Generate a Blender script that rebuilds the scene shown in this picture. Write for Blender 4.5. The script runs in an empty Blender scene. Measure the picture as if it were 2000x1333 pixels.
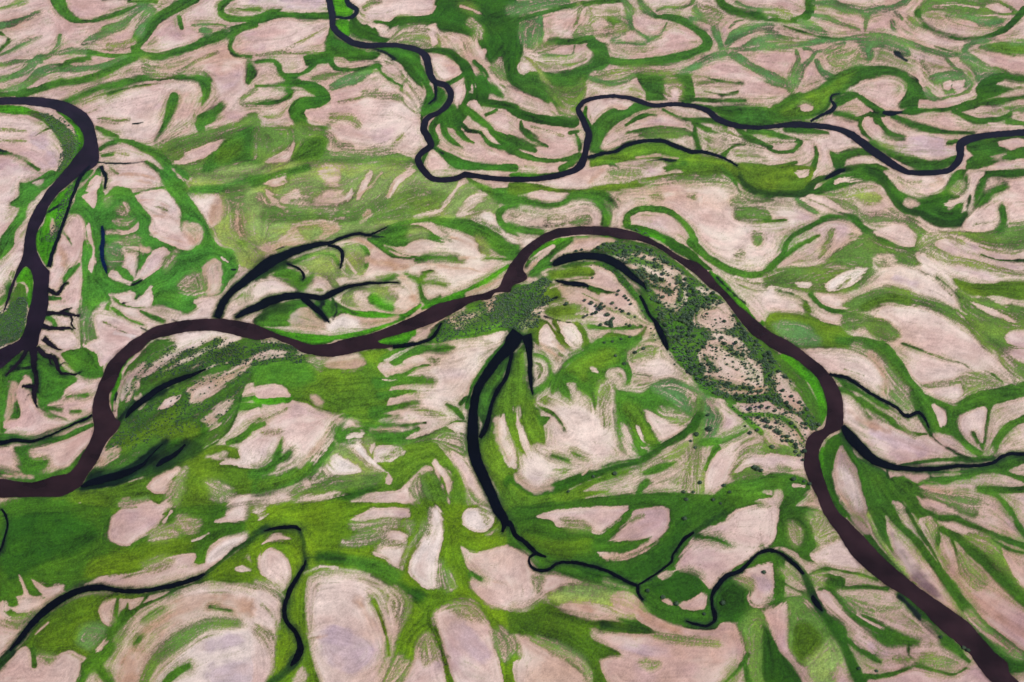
import bpy, math, random
import numpy as np
from mathutils import Vector, geometry, noise as mnoise

# ------------------------------------------------------------------ camera geometry (real flight altitude over flat ground)
ALT = 1400.0
PITCH = math.radians(42.0)
HFOV = math.radians(50.0)
F = 1000.0 / math.tan(HFOV / 2)
SP, CP = math.sin(PITCH), math.cos(PITCH)
rng = np.random.default_rng(7)
random.seed(7)


def ground(px, py):
    """survey position (photo survey coordinates) -> metres on the plain"""
    yc = (666.5 - py) / F
    t = ALT / (SP - yc * CP)
    return (px - 1000.0) / F * t, (CP + yc * SP) * t


def mpp(py):
    yc = (666.5 - py) / F
    return ALT / (SP - yc * CP) / F


# ------------------------------------------------------------------ numpy noise in metres
_L = rng.random((256, 256)).astype(np.float32)


def vnoise(x, y, s, o=0):
    x = x / s + 13.7 * o
    y = y / s + 7.3 * o
    xi = np.floor(x).astype(np.int32)
    yi = np.floor(y).astype(np.int32)
    fx = (x - xi).astype(np.float32)
    fy = (y - yi).astype(np.float32)
    fx = fx * fx * (3 - 2 * fx)
    fy = fy * fy * (3 - 2 * fy)
    a, b, c, d = (xi + 37 * o) & 255, (xi + 1 + 37 * o) & 255, (yi + 91 * o) & 255, (yi + 1 + 91 * o) & 255
    return (_L[c, a] * (1 - fx) + _L[c, b] * fx) * (1 - fy) + (_L[d, a] * (1 - fx) + _L[d, b] * fx) * fy


def fbm(x, y, s, n=4, o=0, g=0.55):
    r = 0
    w = 1.0
    tot = 0
    for k in range(n):
        r = r + w * (vnoise(x, y, s / 2 ** k, o + k) - 0.5)
        tot += w
        w *= g
    return r / tot * 2


def srgb(r, g, b):
    c = np.array([r, g, b], dtype=np.float32) / 255
    return np.where(c <= 0.04045, c / 12.92, ((c + 0.055) / 1.055) ** 2.4).astype(np.float32)


TRACES = """
@0 0
g11-9-6-3.5-2.5-2-2 44,-5 46,2 50,9 57,15 66,16.5 80,15 95,10 108,4
g8-7-6-9-8-6-4 152,-2 138,6 124,14 114,24 107,33 106,39 112,43
f4~ 110,3 118,8 112,16 109,26
g3-3.5-4-5-6-6-4-3 112,43 122,44.5 135,42 150,37 162,32 175,27 185,22 200,18
g4-4-4-3 181,-2 173,5 173,11 180,15 190,15.8 203,15.5
g1 185,7 190,8 203,8
g3-3-3-2.5-2 200,20 187,24 181,30 180,38 186,43 196,45
g4-3-3-3 108,43 95,44 80,43 66,40.5
f3-3-1 66,40.5 50,41 42,43
f4-3-3.5-5-6-4-3-4 98,46 80,52 60,54 44,53 30,58 22,65 10,70 0,73
g5-4-5-5-5-4-5 105,45 90,53 75,60 60,63.5 45,65 30,70 15,74.5
g5-4-5-4-4-3 130,60 110,62 92,66 75,70 62,76 50,80
g4-3-1 130,60 155,61.5 165,64
m4-6-5-3-3-3-2 112,47 114,53 119,58 130,59 143,55 155,47 170,41
g7-5-1 160,64 161,72 158,80
g3-3-2 0,74.5 12,73.5 20,70
f4-3-5-4-3-2-2 0,62 10,60 20,56 30,46 38,44 45,36 47,28
f2-3-2-3 0,51 10,49 20,48 32,48
f1.5-2-2-1 0,43 12,38 22,33 33,28
g2-1-3 0,26 7,31 0,40
f4-4-2-1 0,20 10,18 20,14 30,10
f1.5 0,7 10,4 20,1
f2-4-6-5-3-3 66,34 75,28 85,23 95,20 103,12 112,6
m4 85,36 95,35 104,33
m2 78,37 90,40 100,37
g6-6-4-2-1 136,76 134,83 131,92 126,103 121,110
g4-8-7-4 173,84 165,91 156,96 158,103
m1.5 152,86 152,95
m2 150,97 140,103 122,114
g4-6-4 195,50 196,58 194,64
m3 200,70 188,78 188,81 200,82
g3 140,14 142,22
f1.5 150,20 165,19 175,20 178,23
f4-4 158,24 163,25
Q~ 118,119 135,110 155,105 170,101 185,97 200,88 203,135 133,135 124,124
G 178,110 200,100 203,135 158,135 164,121
S 135,128 150,118 165,112 177,109 170,116 158,124 140,129
O~ 175,112 190,108 185,120 170,128
g2.5-3-3-4-4-4-5 78,117 85,112 95,110 108,114 120,120 130,128 136,137
g2-4-2 76,100 84,104 92,107
m2 78,121 90,119 100,121
k1.5 77,127 90,128 105,127.5 115,126
g2 80,122 88,121
g3 115,127 122,133
g2 100,1 122,1.5
k2 80,0 102,0
b5-6-5-4-2 -2,85 10,86 20,87 30,90 45,96
m2-3-2 61,83 75,78 82,75
m1.5-2-1 68,88 76,85 82,82
m1.5-2-1 62,80 80,74 105,69 125,65
h4-8-11-12-9-8 25,89 38,94 47,102 54,112 54,124 48,135
b2-4-4-5-4-2 45,87 53,92 60,100 63,110 62,116 58,123
m2 0,102 10,102 20,103
m2 0,110 20,110
g4-2-2-2 0,119 10,121 20,126 30,133
k2-1 -1,118 5,119
l8~ 28,108 33,112
l6~ 40,122 42,125
m1 38,62 52,58
m1.2 55,72 70,67 76,62
g1.5~ 48,53 56,48 70,46
k1 104,97 112,96
m2~ 78,93 90,95 100,93
@1 0
l8~ 0,2 25,4 50,4
g5-5-4-3-4-4 -2,17 8,14 18,12 30,12 45,12.5 57,13
g2-3-1 0,14 12,10 20,8
m1-2-2-1.5-1 55,22 40,30 25,38 10,42 0,43.5
m1-2-2 0,43.5 30,41.5 58,42
g2-2-3-2-4-2.5-3-6-8 0,49 14,48 18,52 19,57 25,60 35,58 42,54 47,47 55,45
G 37,44 57,43 57,46 45,49 40,52
g1.5-2-3-4 0,67.5 20,67 33,65 45,66
f4-7-4 60,68 75,62 88,56
m3~ 45,62 60,58 72,55
g3-4-2-1.5 25,68 26,75 18,79 0,82
g4-7-8-7-8-10-9-6-5 33,66 42,68 50,72 54,77 48,80 36,82 32,88 36,97 43,101 55,101
Q~ 27,100 36,97 50,103 56,106 55,118 62,120 110,121 125,126 126,135 18,135 28,124 30,112
O 33,118 45,108 54,108 53,120 45,128 30,133 26,127
Q~ 0,102 15,100 27,100 28,112 15,120 0,125
S 0,133 14,127 25,121 30,112 28,122 20,130 5,137
m3~ 85,73 100,75 112,76
m3~ 60,92 75,93 80,98
m4 58,103 62,112 75,116
m4-5-4-3 60,121 90,120 105,115 115,105
m2 64,80 80,77 95,70
m2.5-2-2-1.5-1 120,60 114,68 114,77 120,85 129,90
m2 119,62 125,70 130,82
g4-1.5-1.5-1.5 95,52 98,57 105,63 114,68
g4-4-3-2-2-2 60,40 58,47 62,53 70,55 85,54 95,53
G 58,20 63,29 75,34 88,39 98,42 92,46 80,47 74,48 68,45 60,44 55,40 54,33 57,26
G 92,38 110,36 125,40 130,50 134,62 139,72 140,77 132,82 133,72 128,62 118,55 110,47 100,41
D 110,45 118,50 126,60 131,70 125,64 117,54
k1 90,38 100,41 107,46
G 141,67 148,70 151,76 146,83 136,88 130,92 130,100 129,86 135,80 140,77
B 58,-2 70,-2 71,5 76,9 75,12 62,13
B 62,16 70,15 73,17 73,28 66,26 62,20
D 73,17 76,12 84,20 94,16 112,13 138,11 142,-3 202,-3 200,60 192,62 185,52 178,44 170,30 150,24 130,22 112,25 102,33 90,33 82,30 74,26
S 84,-2 105,-3 120,1 135,2 141,5 138,10 128,12 112,11 104,17 92,15 82,10 80,3
m3~ 84,6 90,2 96,1
Q~ 158,4 168,3 174,8 174,12 165,8
s1.5 160,5 168,7 174,10
S~ 88,16 92,18 91,22
S~ 94,20 102,22 102,28 97,26
S~ 103,28 108,22 111,20 108,30
M~ 113,22 130,20 140,25 145,38 130,38 115,34 105,33
m4~ 168,18 174,24 173,28
S 150,28 158,29 161,33 158,44 155,36
S 172,30 176,38 181,39 177,46 172,38
S 166,45 172,48 178,57 176,60 168,52
S 180,57 188,58 190,66 184,69 180,63
S 140,20 142,34 138,37 135,22
M~ 182,54 195,45 202,50 202,62 192,62
d2-4-6-7-6-10-8-6 130,40 145,40 157,45 165,55 167,65 167,75 163,85 160,92
S 137,46 145,45 153,50 155,60 150,64 144,60 140,52
g3 150,66 163,58
S 157,68 163,67 164,75 160,82 155,80 155,73
d6-5-4 167,80 180,81 202,84
d4-7-8-6 167,60 172,65 177,72 176,80
s2 169,68 168,72
S 166,80 172,79 178,88 178,94 170,88 165,84
g4-5-4-4-4-5 165,86 172,92 182,99 186,105 195,113 202,118
g3-4-1 175,60 185,70 192,76
g2-3-1 170,48 180,58 179,66
G 152,82 160,90 160,100 150,100 146,95 140,100 143,110 140,115 135,102 136,96 145,88
g4-4-3-1 155,92 158,102 164,109 170,112
g4-4-3-1 146,95 148,105 155,112 162,116
g3-2-2-3-3-3 160,97 166,102 175,104 182,112 190,115 202,119
G 186,102 195,105 202,110 202,118 192,112
g2 180,90 188,86
S 180,92 190,89 197,93 197,101 185,98
g3-5-7-4-5 138,115 148,122 158,128 175,131 202,131
S 138,117 146,124 149,130 138,133 132,128
k1 139,116 146,120
g2 133,120 130,127
@2 0
f6~ 0,8 20,3 40,1
g2-3-3-2-3-2 0,18 12,14 25,10 40,6 60,2.5 85,1
d5-8-10-8-8-8 0,26 4,36 0,46 0,56 2,62 8,66
F~ 6,20 22,16 20,30 17,38 10,36
f3 22,15 23,25 22,33
m3-2-3 53,5 52,12 50,20
M~ 60,5 64,12 70,12 80,12 88,14 92,22 85,27 70,29 60,28 48,29 50,20 60,19
S~ 64,20 70,16 73,20 68,24
O~ 75,14 83,17 80,19
f4-4-3-2 88,2 92,8 92,15 94,21
f1.5 94,21 100,26 106,30
f1.2 94,22 86,27 78,31 82,33 93,34 102,35 108,31 116,27 121,18
f3-4-3 100,2 105,8 112,13
g2-4-5-5-6-6-5-6-6-5-5 112,13 125,14 138,19 148,26 153,32 152,37 143,41 125,46 105,49 90,49.5 78,48
G 62,31 72,35 76,44 78,48 74,53 66,58 56,65 50,70 35,68 22,64 10,66 4,62 3,58 22,56 35,57 50,54 60,50 63,42 58,36
g4-4-5 30,33 45,33 62,31
f1.2 20,42 30,43.5 47,43 49,36
M~ 15,42 25,33 34,35 28,40 20,44
S 4,52 8,48 13,50 14,56 9,58.5 5,56
p2-3-2-3-2 12,46 20,53 24,60 28,68 30,75
G~ 5,66 22,65 30,70 32,76 28,80 20,76 10,72
Q~ 28,70 50,68 55,62 57,68 55,77 50,88 40,90 35,80
g1.5-2-2 25,76 33,80 38,89
m4~ 65,60 80,57 100,56 120,58 140,57
f3 62,62 75,65 88,63 97,59
G 97,58 110,58 122,60 138,58 142,68 143,76 140,80 130,79 122,78 105,79 104,72 100,66
M~ 120,62 130,64 134,72 130,78 122,76
S 125,70 129,69 130.5,75 128,80 125,76
m2~ 145,65 165,63
g3-2-1 140,78 160,79 182,79
G 133,80 150,82 170,84 185,84 203,86 203,99 180,99 170,96 160,90 150,86
d1.5 158,88 180,89
f3 140,15 150,14 160,10
f4-4-3-4 158,20 160,27 163,35 165,42
f4-4-4-3 165,42 150,48 140,54 132,57
f3-6-5-3 168,34 175,27 188,22 203,20
f2-6-8 168,38 180,36 203,34
S 170,37 180,31 192,26 185,32 175,37
f4-5-4-5 168,42 178,46 186,52 203,60
M~ 140,8 150,4 165,12 162,18 150,18
d5-5-5-6-5 162,-3 165,4 172,8 185,11 203,13
f2 175,2 185,6 203,10
f1.2 113,9 120,6 130,7 139,4 142,0
f2 143,2 143,8 147,12
f1-2-1 170,22 174,18 180,16
d4-6-6-7-8 -2,85 8,90 20,93 35,95 48,95
M~ 35,85 45,85 50,92 42,92
g2-3-5-2 7,95 8,101 14,106 20,109
g1.5-3-1 10,106 18,112 28,115
g2 45,104 52,103
g1.5-2-2 50,105 52,110 53,117
g5-7-3 -2,108 8,113 18,118
g3-4-3-2-5 -2,118 10,122 22,125 38,125.5 50,123
g4 38,132 48,127 53,122
m2 15,99 30,103 40,106
b2-3-3-2 58,84 57,92 61,100 63,106
G 60,103 66,94 75,86 85,83 95,81 105,81 112,84 100,87 90,92 82,97 75,104 68,116 72,119 85,116 95,112 90,118 78,121 66,120 61,119 62,110
S 60,86 70,80 80,79 75,83 68,89 63,94 61,89
S 79,84 90,80 95,81 88,86
d2-3-2-1 89,98 97,93 105,90 113,90
g2 90,104 105,101 120,100 135,102 139,105
Q~ 100,106 110,101 125,101 138,104 130,107 115,108
g2-2-3-4-6 118,86 130,92 145,94 158,95 165,98
g3 142,96 150,100 160,103
d2-2-3 143,98 143.5,107 146,117
m3~ 160,100 180,110 195,113
g2-4-3-2 175,100 183,106 195,112 203,115
g3 185,103 203,104
g3-2-1 165,122 172,115 182,113
O 62,122 80,121 95,114 108,112 120,112 130,117 145,121 160,124 175,130 182,137 140,137 120,127 105,124 90,126 75,129 62,132
t1.5 98,123 115,122 130,124
k1 105,126 118,125 128,125.5
g3 78,129 84,134
g2~ 120,133 135,128
@3 0
d4-4-4-6-6-6 -2,14 10,15 22,16 31,12 33,5 32,-3
m4~ 0,10 8,8 15,12
f1-4-5-3-2 35,3 50,3 60,7 75,8 90,6
F~ 60,5 75,8 78,15 70,10
f2-3-2-1.5 35,12 48,15 58,19 72,24
f3-5-2 25,17 35,22 45,26
f1.5-2.5-3-2-3-4-4 76,25 77,15 80,10 88,8 100,5 107,2 110,-2
F~ 0,24 12,29 20,31 0,30
f2.5-3-3-2-3-3 0,38 20,36 38,33 55,31 70,29 82,27
m2 0,32 20,33
f3-3-3-3-3-1.5 80,26 95,29 110,34 125,39 140,43 152,43
F~ 65,31 80,28 95,31 108,36 110,44 100,40 92,37 82,37 80,48 70,45 72,35
k2 100,43 108,48
Q~ 115,10 120,4 128,-2 175,-2 190,6 195,12 180,14 165,18 155,14 145,11 130,7 120,10
S 170,4 180,3 190,10 178,9
s1.5 160,13 175,12 193,13
s1 135,4 150,4 165,6
d4-4-3-2.5-2.5-2.5-4-4-5 117,10 118,17 124,22 135,27 150,30 170,29 185,23 194,15 200,8
F~ 140,12 155,15 165,20 180,20 186,15 170,14 150,12
S 148,15 160,17 164,21 152,20
f3 97,17 98,22
f2 100,10 105,15
M~ 108,15 116,14 120,20 112,20
f2-3-2-2 153,42 155,36 162,34 172,32
F~ 170,35 203,34 203,42 175,40 165,38
O~ 172,36 203,37 203,41 180,40
F~ 155,42 160,44 168,48 178,52 190,60 178,60 165,64 160,55 155,50 150,47
S 159,41 170,43 180,49 185,53 175,52
f2-2-2 138,43 143,50 150,57
l9~ 118,43 132,46
m3~ 120,48 124,55 125,60
f3 127,62 138,58 150,56
F~ 127,62 138,58 150,56 155,62 160,66 155,73 140,75 135,65 130,66
S 137,65 142,63 142,71 137,70
S 145,65 153,63 152,72 146,72
F~ 0,57 10,60 18,65 20,72 10,68 0,64
f2-3-5-6 22,40 24,48 20,58 19,66
f2-3-3-3 38,40 33,47 28,52 24,62
f3-4-5 38,48 42,56 48,60
f2 28,38 40,40 52,36 60,34
f2 57,38 56,44 60,47 66,44 68,40
M~ 45,40 70,38 75,50 55,58 50,55
G 20,73 30,72 40,68 48,62 58,56 70,52 82,51.5 95,53 107,57 116,63 123,72 126,78 118,78 117,85 110,84 103,84 104,79 108,73 109,67 105,62 98,59 88,59 80,61 72,63 65,68 60,72 55,74 50,76 48,82 45,88 30,94 15,95 0,95 0,86 10,80
O~ 30,76 45,70 55,62 68,57 60,66 50,72 40,85 20,90 10,88
S 25,83 30,81 36,84 32,87 26,86
p1.5 24,83 27,80 34,82
f3-4-3-2 123,70 127,76 134,78 140,77
D 163,77 162,70 167,63 177,59 190,58.5 203,60 203,64 185,63 178,66 190,69 198,69 185,73 172,78 150,84 140,87 125,88 112,90 102,89 108,84 125,85 142,84 155,79
g3-4-3-2 150,86 165,81 180,79 203,76
g3-3-4-3-3 145,87 155,92 165,95 185,92 190,88
F~ 185,85 203,84 203,88
S 128,80 140,78 160,73 162,75 145,83 130,83
g2-3-4-4-5 58,73 68,74 76,79 83,84 90,89
G 52,76 60,74 70,76 64,79 55,84 52,86
g3-4-3-3 52,89 60,90 70,93 80,89
g3-2.5-2.5-3-2.5-2-1 84,90 74,92 72,98 76,105 84,111 90,114 98,116
g5-5-3-1 84,90 88,98 95,104 105,107
S 80,98 86,98 90,108 84,107
S 75,92 82,92 80,96 76,97
g4-4-4-3-1 98,91 112,97 125,101 140,103 160,104.5
g3-3-3-3-2-1.5 0,104 15,108 25,112 20,118 8,119 0,116
g4-3-1 15,101 30,102 47,104
m2 0,112 20,110
g3-4-6-8-6-3 80,112 95,120 110,126 125,130 140,127 147,123
l14~ 108,116 125,113 140,118
g2-2.5-4 37,115 38,122 35,132
G 48,118 55,121 62,118 75,117 85,121 70,122 62,125 60,130 85,128 95,133 55,135 50,126
g2 0,131 15,129 22,127
G 155,112 165,108 180,107 203,106 203,126 185,125 175,129 155,133 155,125 160,122 155,117
S 180,113 195,108 203,112 190,117
S~ 175,123 185,121 180,124
S 182,128 195,125 203,124 203,135 185,130
g3 141,112 147,111
g2~ 187,96 203,97
s1.5 173,97 203,100
@0 1
G 0,53 5,47 12,38 15,30 8,27 15,20 16,10 20,11 30,6 40,0 47,3 38,13 30,20 22,28 20,37 12,48 10,60 0,70
S~ 28,11 33,10 30,14
d1 12,38 18,34
m3 0,95 6,88 10,80
g2~ 0,105 6,98 8,90
B 63,5 55,12 45,20 38,30 34,42 28,50 28,60 33,70 37,75 41,65 45,55 47,45 52,30 58,18 62,10
T 40,37 43,42 41,50 38,45
G 60,0 73,0 70,5 60,10
k1 36,34 42,30 48,27
k1.2 32,45 31,54
G 60,17 66,12 73,3 78,-2 80,12 82,20 90,13 100,14 105,20 112,30 119,38 118,48 125,52 135,57 140,62 150,62 155,55 158,48 155,42 145,42 142,45 140,35 137,25 130,15 124,2 130,-3 142,5 148,15 152,25 158,35 165,45 170,58 182,62 187,74 185,80 178,88 172,97 160,100 150,110 140,112 125,105 110,108 100,107 90,102 86,95 85,110 75,108 62,114 64,90 64,60 66,42 62,35 54,33 58,25
S 64,20 75,17 74,30 68,25
S 75,3 79,5 77,14 72,18 67,16
S 85,10 95,1 110,-2 120,0 125,10 128,14 115,16 105,15 92,12
t1.5 90,9 105,8 118,10
t1.5 95,4 110,4 120,6
m1.5 86,-2 92,3
g1.5-2.5 105,19 115,17 127,14
S 106,20 118,16 128,15 135,22 140,33 141,46 147,53 153,58 145,62 130,57 120,52 117,47 119,38 113,28
t1 108,24 120,23 132,28
t1.2 120,35 130,36 138,40
t1 118,50 130,53 142,56
m1 120,28 130,31
T~ 143,43 157,45 155,58 148,55
M~ 82,23 88,24 83,29
M~ 90,30 98,27 100,34 95,34
s1 97,26 100,32
S 90,45 100,47 108,40 108,47 95,50
M~ 90,40 100,44 104,38
m2.5 84,49 92,49
M~ 90,55 105,51 110,55 100,59
S 95,60 105,59 109,60 108,80 106,86 97,76 88,73 97,69
m2~ 100,63 108,64
g2~ 84,70 94,72
F~ 83,60 92,60 95,70 86,76
d.8 109,60 108,75 106,86
t2~ 110,60 115,62
S 106,85 112,73 120,63 128,60 133,65 128,74 120,80 112,85
M~ 130,68 138,65 130,78 126,76
S 86,79 92,79 95,83 103,88 96,88 85,83
S 86,97 95,96 103,94 110,98 118,90 119,105 110,107 100,106 90,100
g2 106,100 110,94 114,92
S 46,55 52,48 48,45 55,40 56,36 63,37 65,50 63,65 57,75 50,85 46,92 40,93 38,90 40,75 45,62
g2-1 49,48 53,53 56,58
T~ 47,60 52,66 50,74
g1-3-2 50,88 56,80 62,74
S 67,43 70,42 73,55 74,68 72,81 69,78 72,62 68,52
t1 66,40 68,55 70,66
S 40,95 50,92 55,85 62,80 63,105 60,108 55,110 40,108
g3-2 38,100 47,100
g2 51,85 56,78
S 45,114 55,113 55,120 46,120
g3 36,114 42,118 43,122
S 32,124 40,127 55,125 60,135 30,135
T~ 160,75 168,69 172,75 172,95 163,97 158,88
S~ 163,74 170,72 171,90 166,94
M~ 140,90 150,80 160,85 158,98 145,96
w1.5 138,99 147,98 145,101
w1.5 173,68 178,72
k1.5 181,78 184,78
S 74,113 88,110 100,114 115,118 130,118 145,116 158,117 140,118 120,122 105,135 76,135 72,125
g2-1 88,108 100,116 112,121
g2-1 110,110 120,115 128,118
m1.5 80,118 92,124 100,128
S~ 130,109 140,112 145,116 137,114
S 152,102 168,100 164,110 150,116 155,108
S~ 78,108 83,103 80,112
f6-8-10 66,112 68,122 70,135
w3 90,127 105,130
B 16,78 22,76 26,82 26,95 24,108 21,104 22,92 18,87 13,88
H 14,88 20,90 21,104 21,118 17,130 8,135 -2,135 -2,114 5,110 9,100
P~ 148,10 155,5 203,-2 203,75 188,75 184,62 172,57 165,42 155,25 149,15
S 149,18 170,20 173,30 168,45 160,35 152,25
T~ 168,20 174,28 172,40 165,42
g3-4-4-4 150,15 170,15 185,12 203,8
Q~ 176,15 203,10 203,25 185,25
t4~ 187,40 188,50
o5~ 190,55 200,60
M~ 180,25 200,25 200,55 182,50
S 133,-2 138,4 144,9 139,2
G 138,-2 146,2 148,8 143,6
@1 1
P~ -2,0 60,-4 130,0 132,8 165,8 185,15 190,25 187,35 170,40 140,39 110,43 90,48 60,55 30,59 -2,76
Q~ 10,28 40,32 80,30 110,20 130,15 150,20 140,32 110,38 70,42 30,40 5,40
m5~ 5,22 30,25 60,30
g5-4-3 -2,8 15,5 40,-2
S 8,10 15,6 24,4 16,14
S 8,15 12,18 19,25 27,31 20,30 12,25 7,20
s5~ 22,22 30,19
S~ 50,0 65,0 62,10 52,8
S~ 47,25 55,18 68,18 68,23 55,27
w2-3-1 71,22 74,18 75,14
s3-5-4 80,22 85,10 90,2
t1.5 80,20 90,12 98,2
s3-6-5 104,20 111,8 122,0
t1.5 103,20 108,10
s3-4-2 125,37 135,34 145,31
t3~ 82,40 88,33
s1.5 146,30 152,22 158,12
w4-6-4~ 160,34 170,24 180,17
s1-4-3 155,18 160,10 165,8
W 168,42 178,33 185,32 188,40 195,47 203,52 203,58 190,55
m2~ 172,38 190,48
T~ 30,45 45,41 65,45 50,55 40,58 20,60 18,57
P~ 34,46 48,44 52,50 40,54
T~ 5,60 18,58 12,66
s2 68,33 72,32
O 163,4 170,8 185,15 203,17 203,20 185,21 175,15 167,9
G 185,15 203,15 203,24 190,25
g4-4-4-4-4 203,27 195,29 190,34 191,41 197,46 203,48
g1.5-2-2-6-9-9-10-8 103,44 120,40.5 135,39.5 150,41 165,44 180,51 190,58 202,66
G 90,53 105,45 120,43 135,43 140,48 150,55 140,56 125,58 110,60 95,57
P~ 120,46 135,46 132,54 122,56
S 122,42 137,41 142,45 147,51 152,56 146,55 137,48 130,43
S 130,54 148,57 165,55 172,60 182,70 165,67 145,68 125,66 115,61
S 150,48 160,49 168,56 155,53
P~ 172,53 180,58 182,68 176,62
t1 152,52 163,56 172,59
g2-4-3-3-4-3-1 88,54 95,58 102,64 110,69 130,69 150,68 160,69
g1 102,60 115,66 125,68
g2 180,69 203,70
t1.5 160,68 172,69
P 22,73 35,67 50,62 62,60 67,65 66,78 72,83 70,90 60,92 55,85 45,82 35,75
g1.5 30,72 45,66 60,66 64,72
P 66,60 75,57 83,57 88,65 87,75 84,82 78,82 73,72 68,65
g3 82,57 88,66 87,76
s2 75,77 79,81
S 60,58 75,52 86,56 100,65 107,70 123,71 118,75 108,80 95,82 85,82 88,73 89,62 80,56
S 63,85 70,82 72,87 66,90
S 38,88 47,84 57,93 50,94 40,93
S 0,85 12,84 25,87 32,92 30,96 15,98 0,103
G 12,82 20,76 30,78 38,85 44,83 36,95 33,92 28,88
S 72,88 90,83 110,80 95,84 80,88
t2-4-2 92,86 108,80 122,74
G 95,86 110,81 119,80 115,84 105,87
S 118,80 125,75 140,74 160,77 175,70 197,72 190,80 178,88 165,95 150,102 143,103 135,101 131,94 128,86
t2-2-2-1 135,74 150,75 165,76 175,79
S 120,82 125,84 125,95 130,104 122,109 118,111 108,105 112,98 102,92 110,86
g1.5-2-2.5-3-3 118,83 125,85 128,92 130,100 133,104
o2.5-2-1 128,86 132,81 138,79
o1.5-1.5-.5 130,88 140,88 148,90
g2-1.5-.5 133,104 140,102 144,99
P 68,97 75,92 88,91 100,90 110,86 112,98 108,106 115,111 100,110 80,108 66,104
S~ 78,98 90,97 100,105 112,110 95,109 80,106
b4-3~ 92,100 98,104 105,108
S~ 102,90 110,87 124,88 125,96 112,96 104,93
b3-4-4-3-3 60,104 75,111 95,113 115,114 128,106
G 0,117 15,108 30,101 40,103 50,112 56,122 40,122 0,122
T~ 28,113 40,108 50,116 54,124 38,124 28,122
l5~ 30,114 33,117
G 45,105 55,101 62,105 70,112 75,116 60,116 50,113
W 56,118 65,114 72,113 77,115 82,122 85,125 78,127 65,128 56,126
S 15,123 25,123 45,126 55,127 50,128 30,127
b3-4-4-3-3-3-2 5,124 25,129 45,131 60,131 80,128 100,122 115,116
T~ 85,120 110,115 100,120
b2.5-4-4-3-3 130,108 150,101 170,93 185,83 197,75
t2-3-1 165,97 178,91 190,85
b6 100,133 110,130 122,126
H 138,124 150,115 165,108 175,105 186,98 203,95 203,120 185,127 165,130 150,133 133,135
M~ 150,118 165,110 175,112 160,122
T~ 176,105 186,102 184,108
o5 167,107 175,105
g5 140,132 165,128 195,122
S 178,131 193,126 192,135
B 97,136 100,130 112,128 122,126 121,131 112,137
@2 1
b2.5 0,4 20,4.5 35,3 45,0
O -2,10 20,11 35,14 55,15 75,11 95,8 115,4 135,2 160,-3 185,0 185,8 160,5 135,7 115,9 100,13 80,15 60,19 45,20 20,17 -2,20
S 25,9 40,4 50,0 75,-3 72,6 55,11 35,12
S 101,1 115,-2 120,0 117,3 105,5
t3~ 70,2 62,8
M~ 75,0 100,0 95,7 80,8
M~ 100,9 140,6 165,5 175,9 160,10 140,9 110,12
O 163,-3 203,-3 203,20 185,17 178,10
G 163,-3 175,8 178,18 190,19 203,20 203,23 190,23 180,18 172,8
S 12,19 20,16 32,17 44,19 38,24 27,25 20,22
g3-4-3-3-4-4-6-6-6 -2,22 10,24 25,28 38,26 48,21 60,20 70,27 74,35 73,42
g5-5-3 62,18 72,20 79,28
M~ 25,38 35,35 42,36 40,42 28,44
M~ 45,40 60,35 62,40 52,44
g4-4-5 -2,44 10,47 23,49
g4 -2,66 3,62
g5-4-3.5-4-4-4-4-4 90,42 90,36 98,31 110,30 122,32 132,39 138,46 143,55
g6-4-4-4-4-3 140,56 150,66 160,73 172,79 185,82 203,80
M~ 108,20 115,18 118,21 112,22
M~ 138,20 143,19 143,22
M~ 170,22 185,18 203,22 180,27 172,26
Q 175,29 200,31 203,40 185,40 175,37
M~ 189,48 195,50 195,58 190,58
m2~ 176,66 180,65
m2 175,84 190,88 203,90
b3-8-6-4-3-3 12,75 22,64 35,57 50,53.5 70,52 88,54
G 10,78 20,68 35,60 50,55 45,58 35,65 31,72 35,77 25,80 15,84
s2 15,70 22,66 32,59
t2 12,79 18,73
S 31,70 40,62 50,57 65,54 75,55 65,60 60,64 45,66 36,71
H 62,64 70,57 85,54 100,56 115,61 130,72 145,85 155,93 165,100 172,110 185,125 197,135 125,135 115,122 105,108 100,95 92,85 85,78 75,72 95,70
S~ 88,69 100,66 120,74 131,80 136,90 135,101 128,109 118,102 111,93 103,82
m3 94,68 105,73 115,75
S~ 146,110 155,105 165,104 171,115 172,121 160,125 150,120 143,121
S~ 152,135 160,129 175,137
S~ 145,93 155,94 150,95
g5~ 118,128 128,122 132,133
D 85,44 95,43 108,45 120,50 130,56 140,62 148,70 157,78 150,78 138,70 125,62 115,55 100,49
b3 100,49 110,51 118,55
b3-7-7-6-4 155,80 165,92 175,104 185,113 195,120
k1 160,84 172,96 182,104
s2-3 186,108 193,117
G 33,77 45,73 60,71 75,72 85,80 95,92 105,105 113,118 108,118 98,104 88,92 78,80 65,74 45,76
T~ 25,80 38,78 42,84 30,83
o4~ 32,83 48,80 60,79
H -2,90 12,88 25,82 33,86 25,92 24,103 15,112 25,118 20,128 10,135 -2,135
O~ 24,95 32,90 42,92 44,98 30,104 24,103
M~ 25,108 40,103 55,105 60,112 45,118 30,115
O~ 28,110 40,108 50,108 48,112 32,113
k1 24,104 35,99
k.8 25,114 40,118 55,120
m3 55,97 65,102 75,108 90,113 97,119
o3 60,92 68,96
d2 55,89 70,94
g2 60,122 80,124 100,122
P 5,120 20,113 25,122 10,128
O 20,117 28,118 36,128 43,136 20,136 12,128
o3 33,118 38,128 43,136
S 22,124 27,120 33,128 38,136 22,136
o3-4-4 50,120 55,126 58,137
S 37,121 48,120 55,130 55,136 45,136
O 68,135 75,127 95,130 105,123 98,135
@3 1
O -2,-2 35,-2 33,10 28,16 -2,18
d3-3-5-5-3-3 -2,19 15,19 28,18 33,13 38,8 45,6
S 20,2 32,0 30,5 25,6
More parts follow.
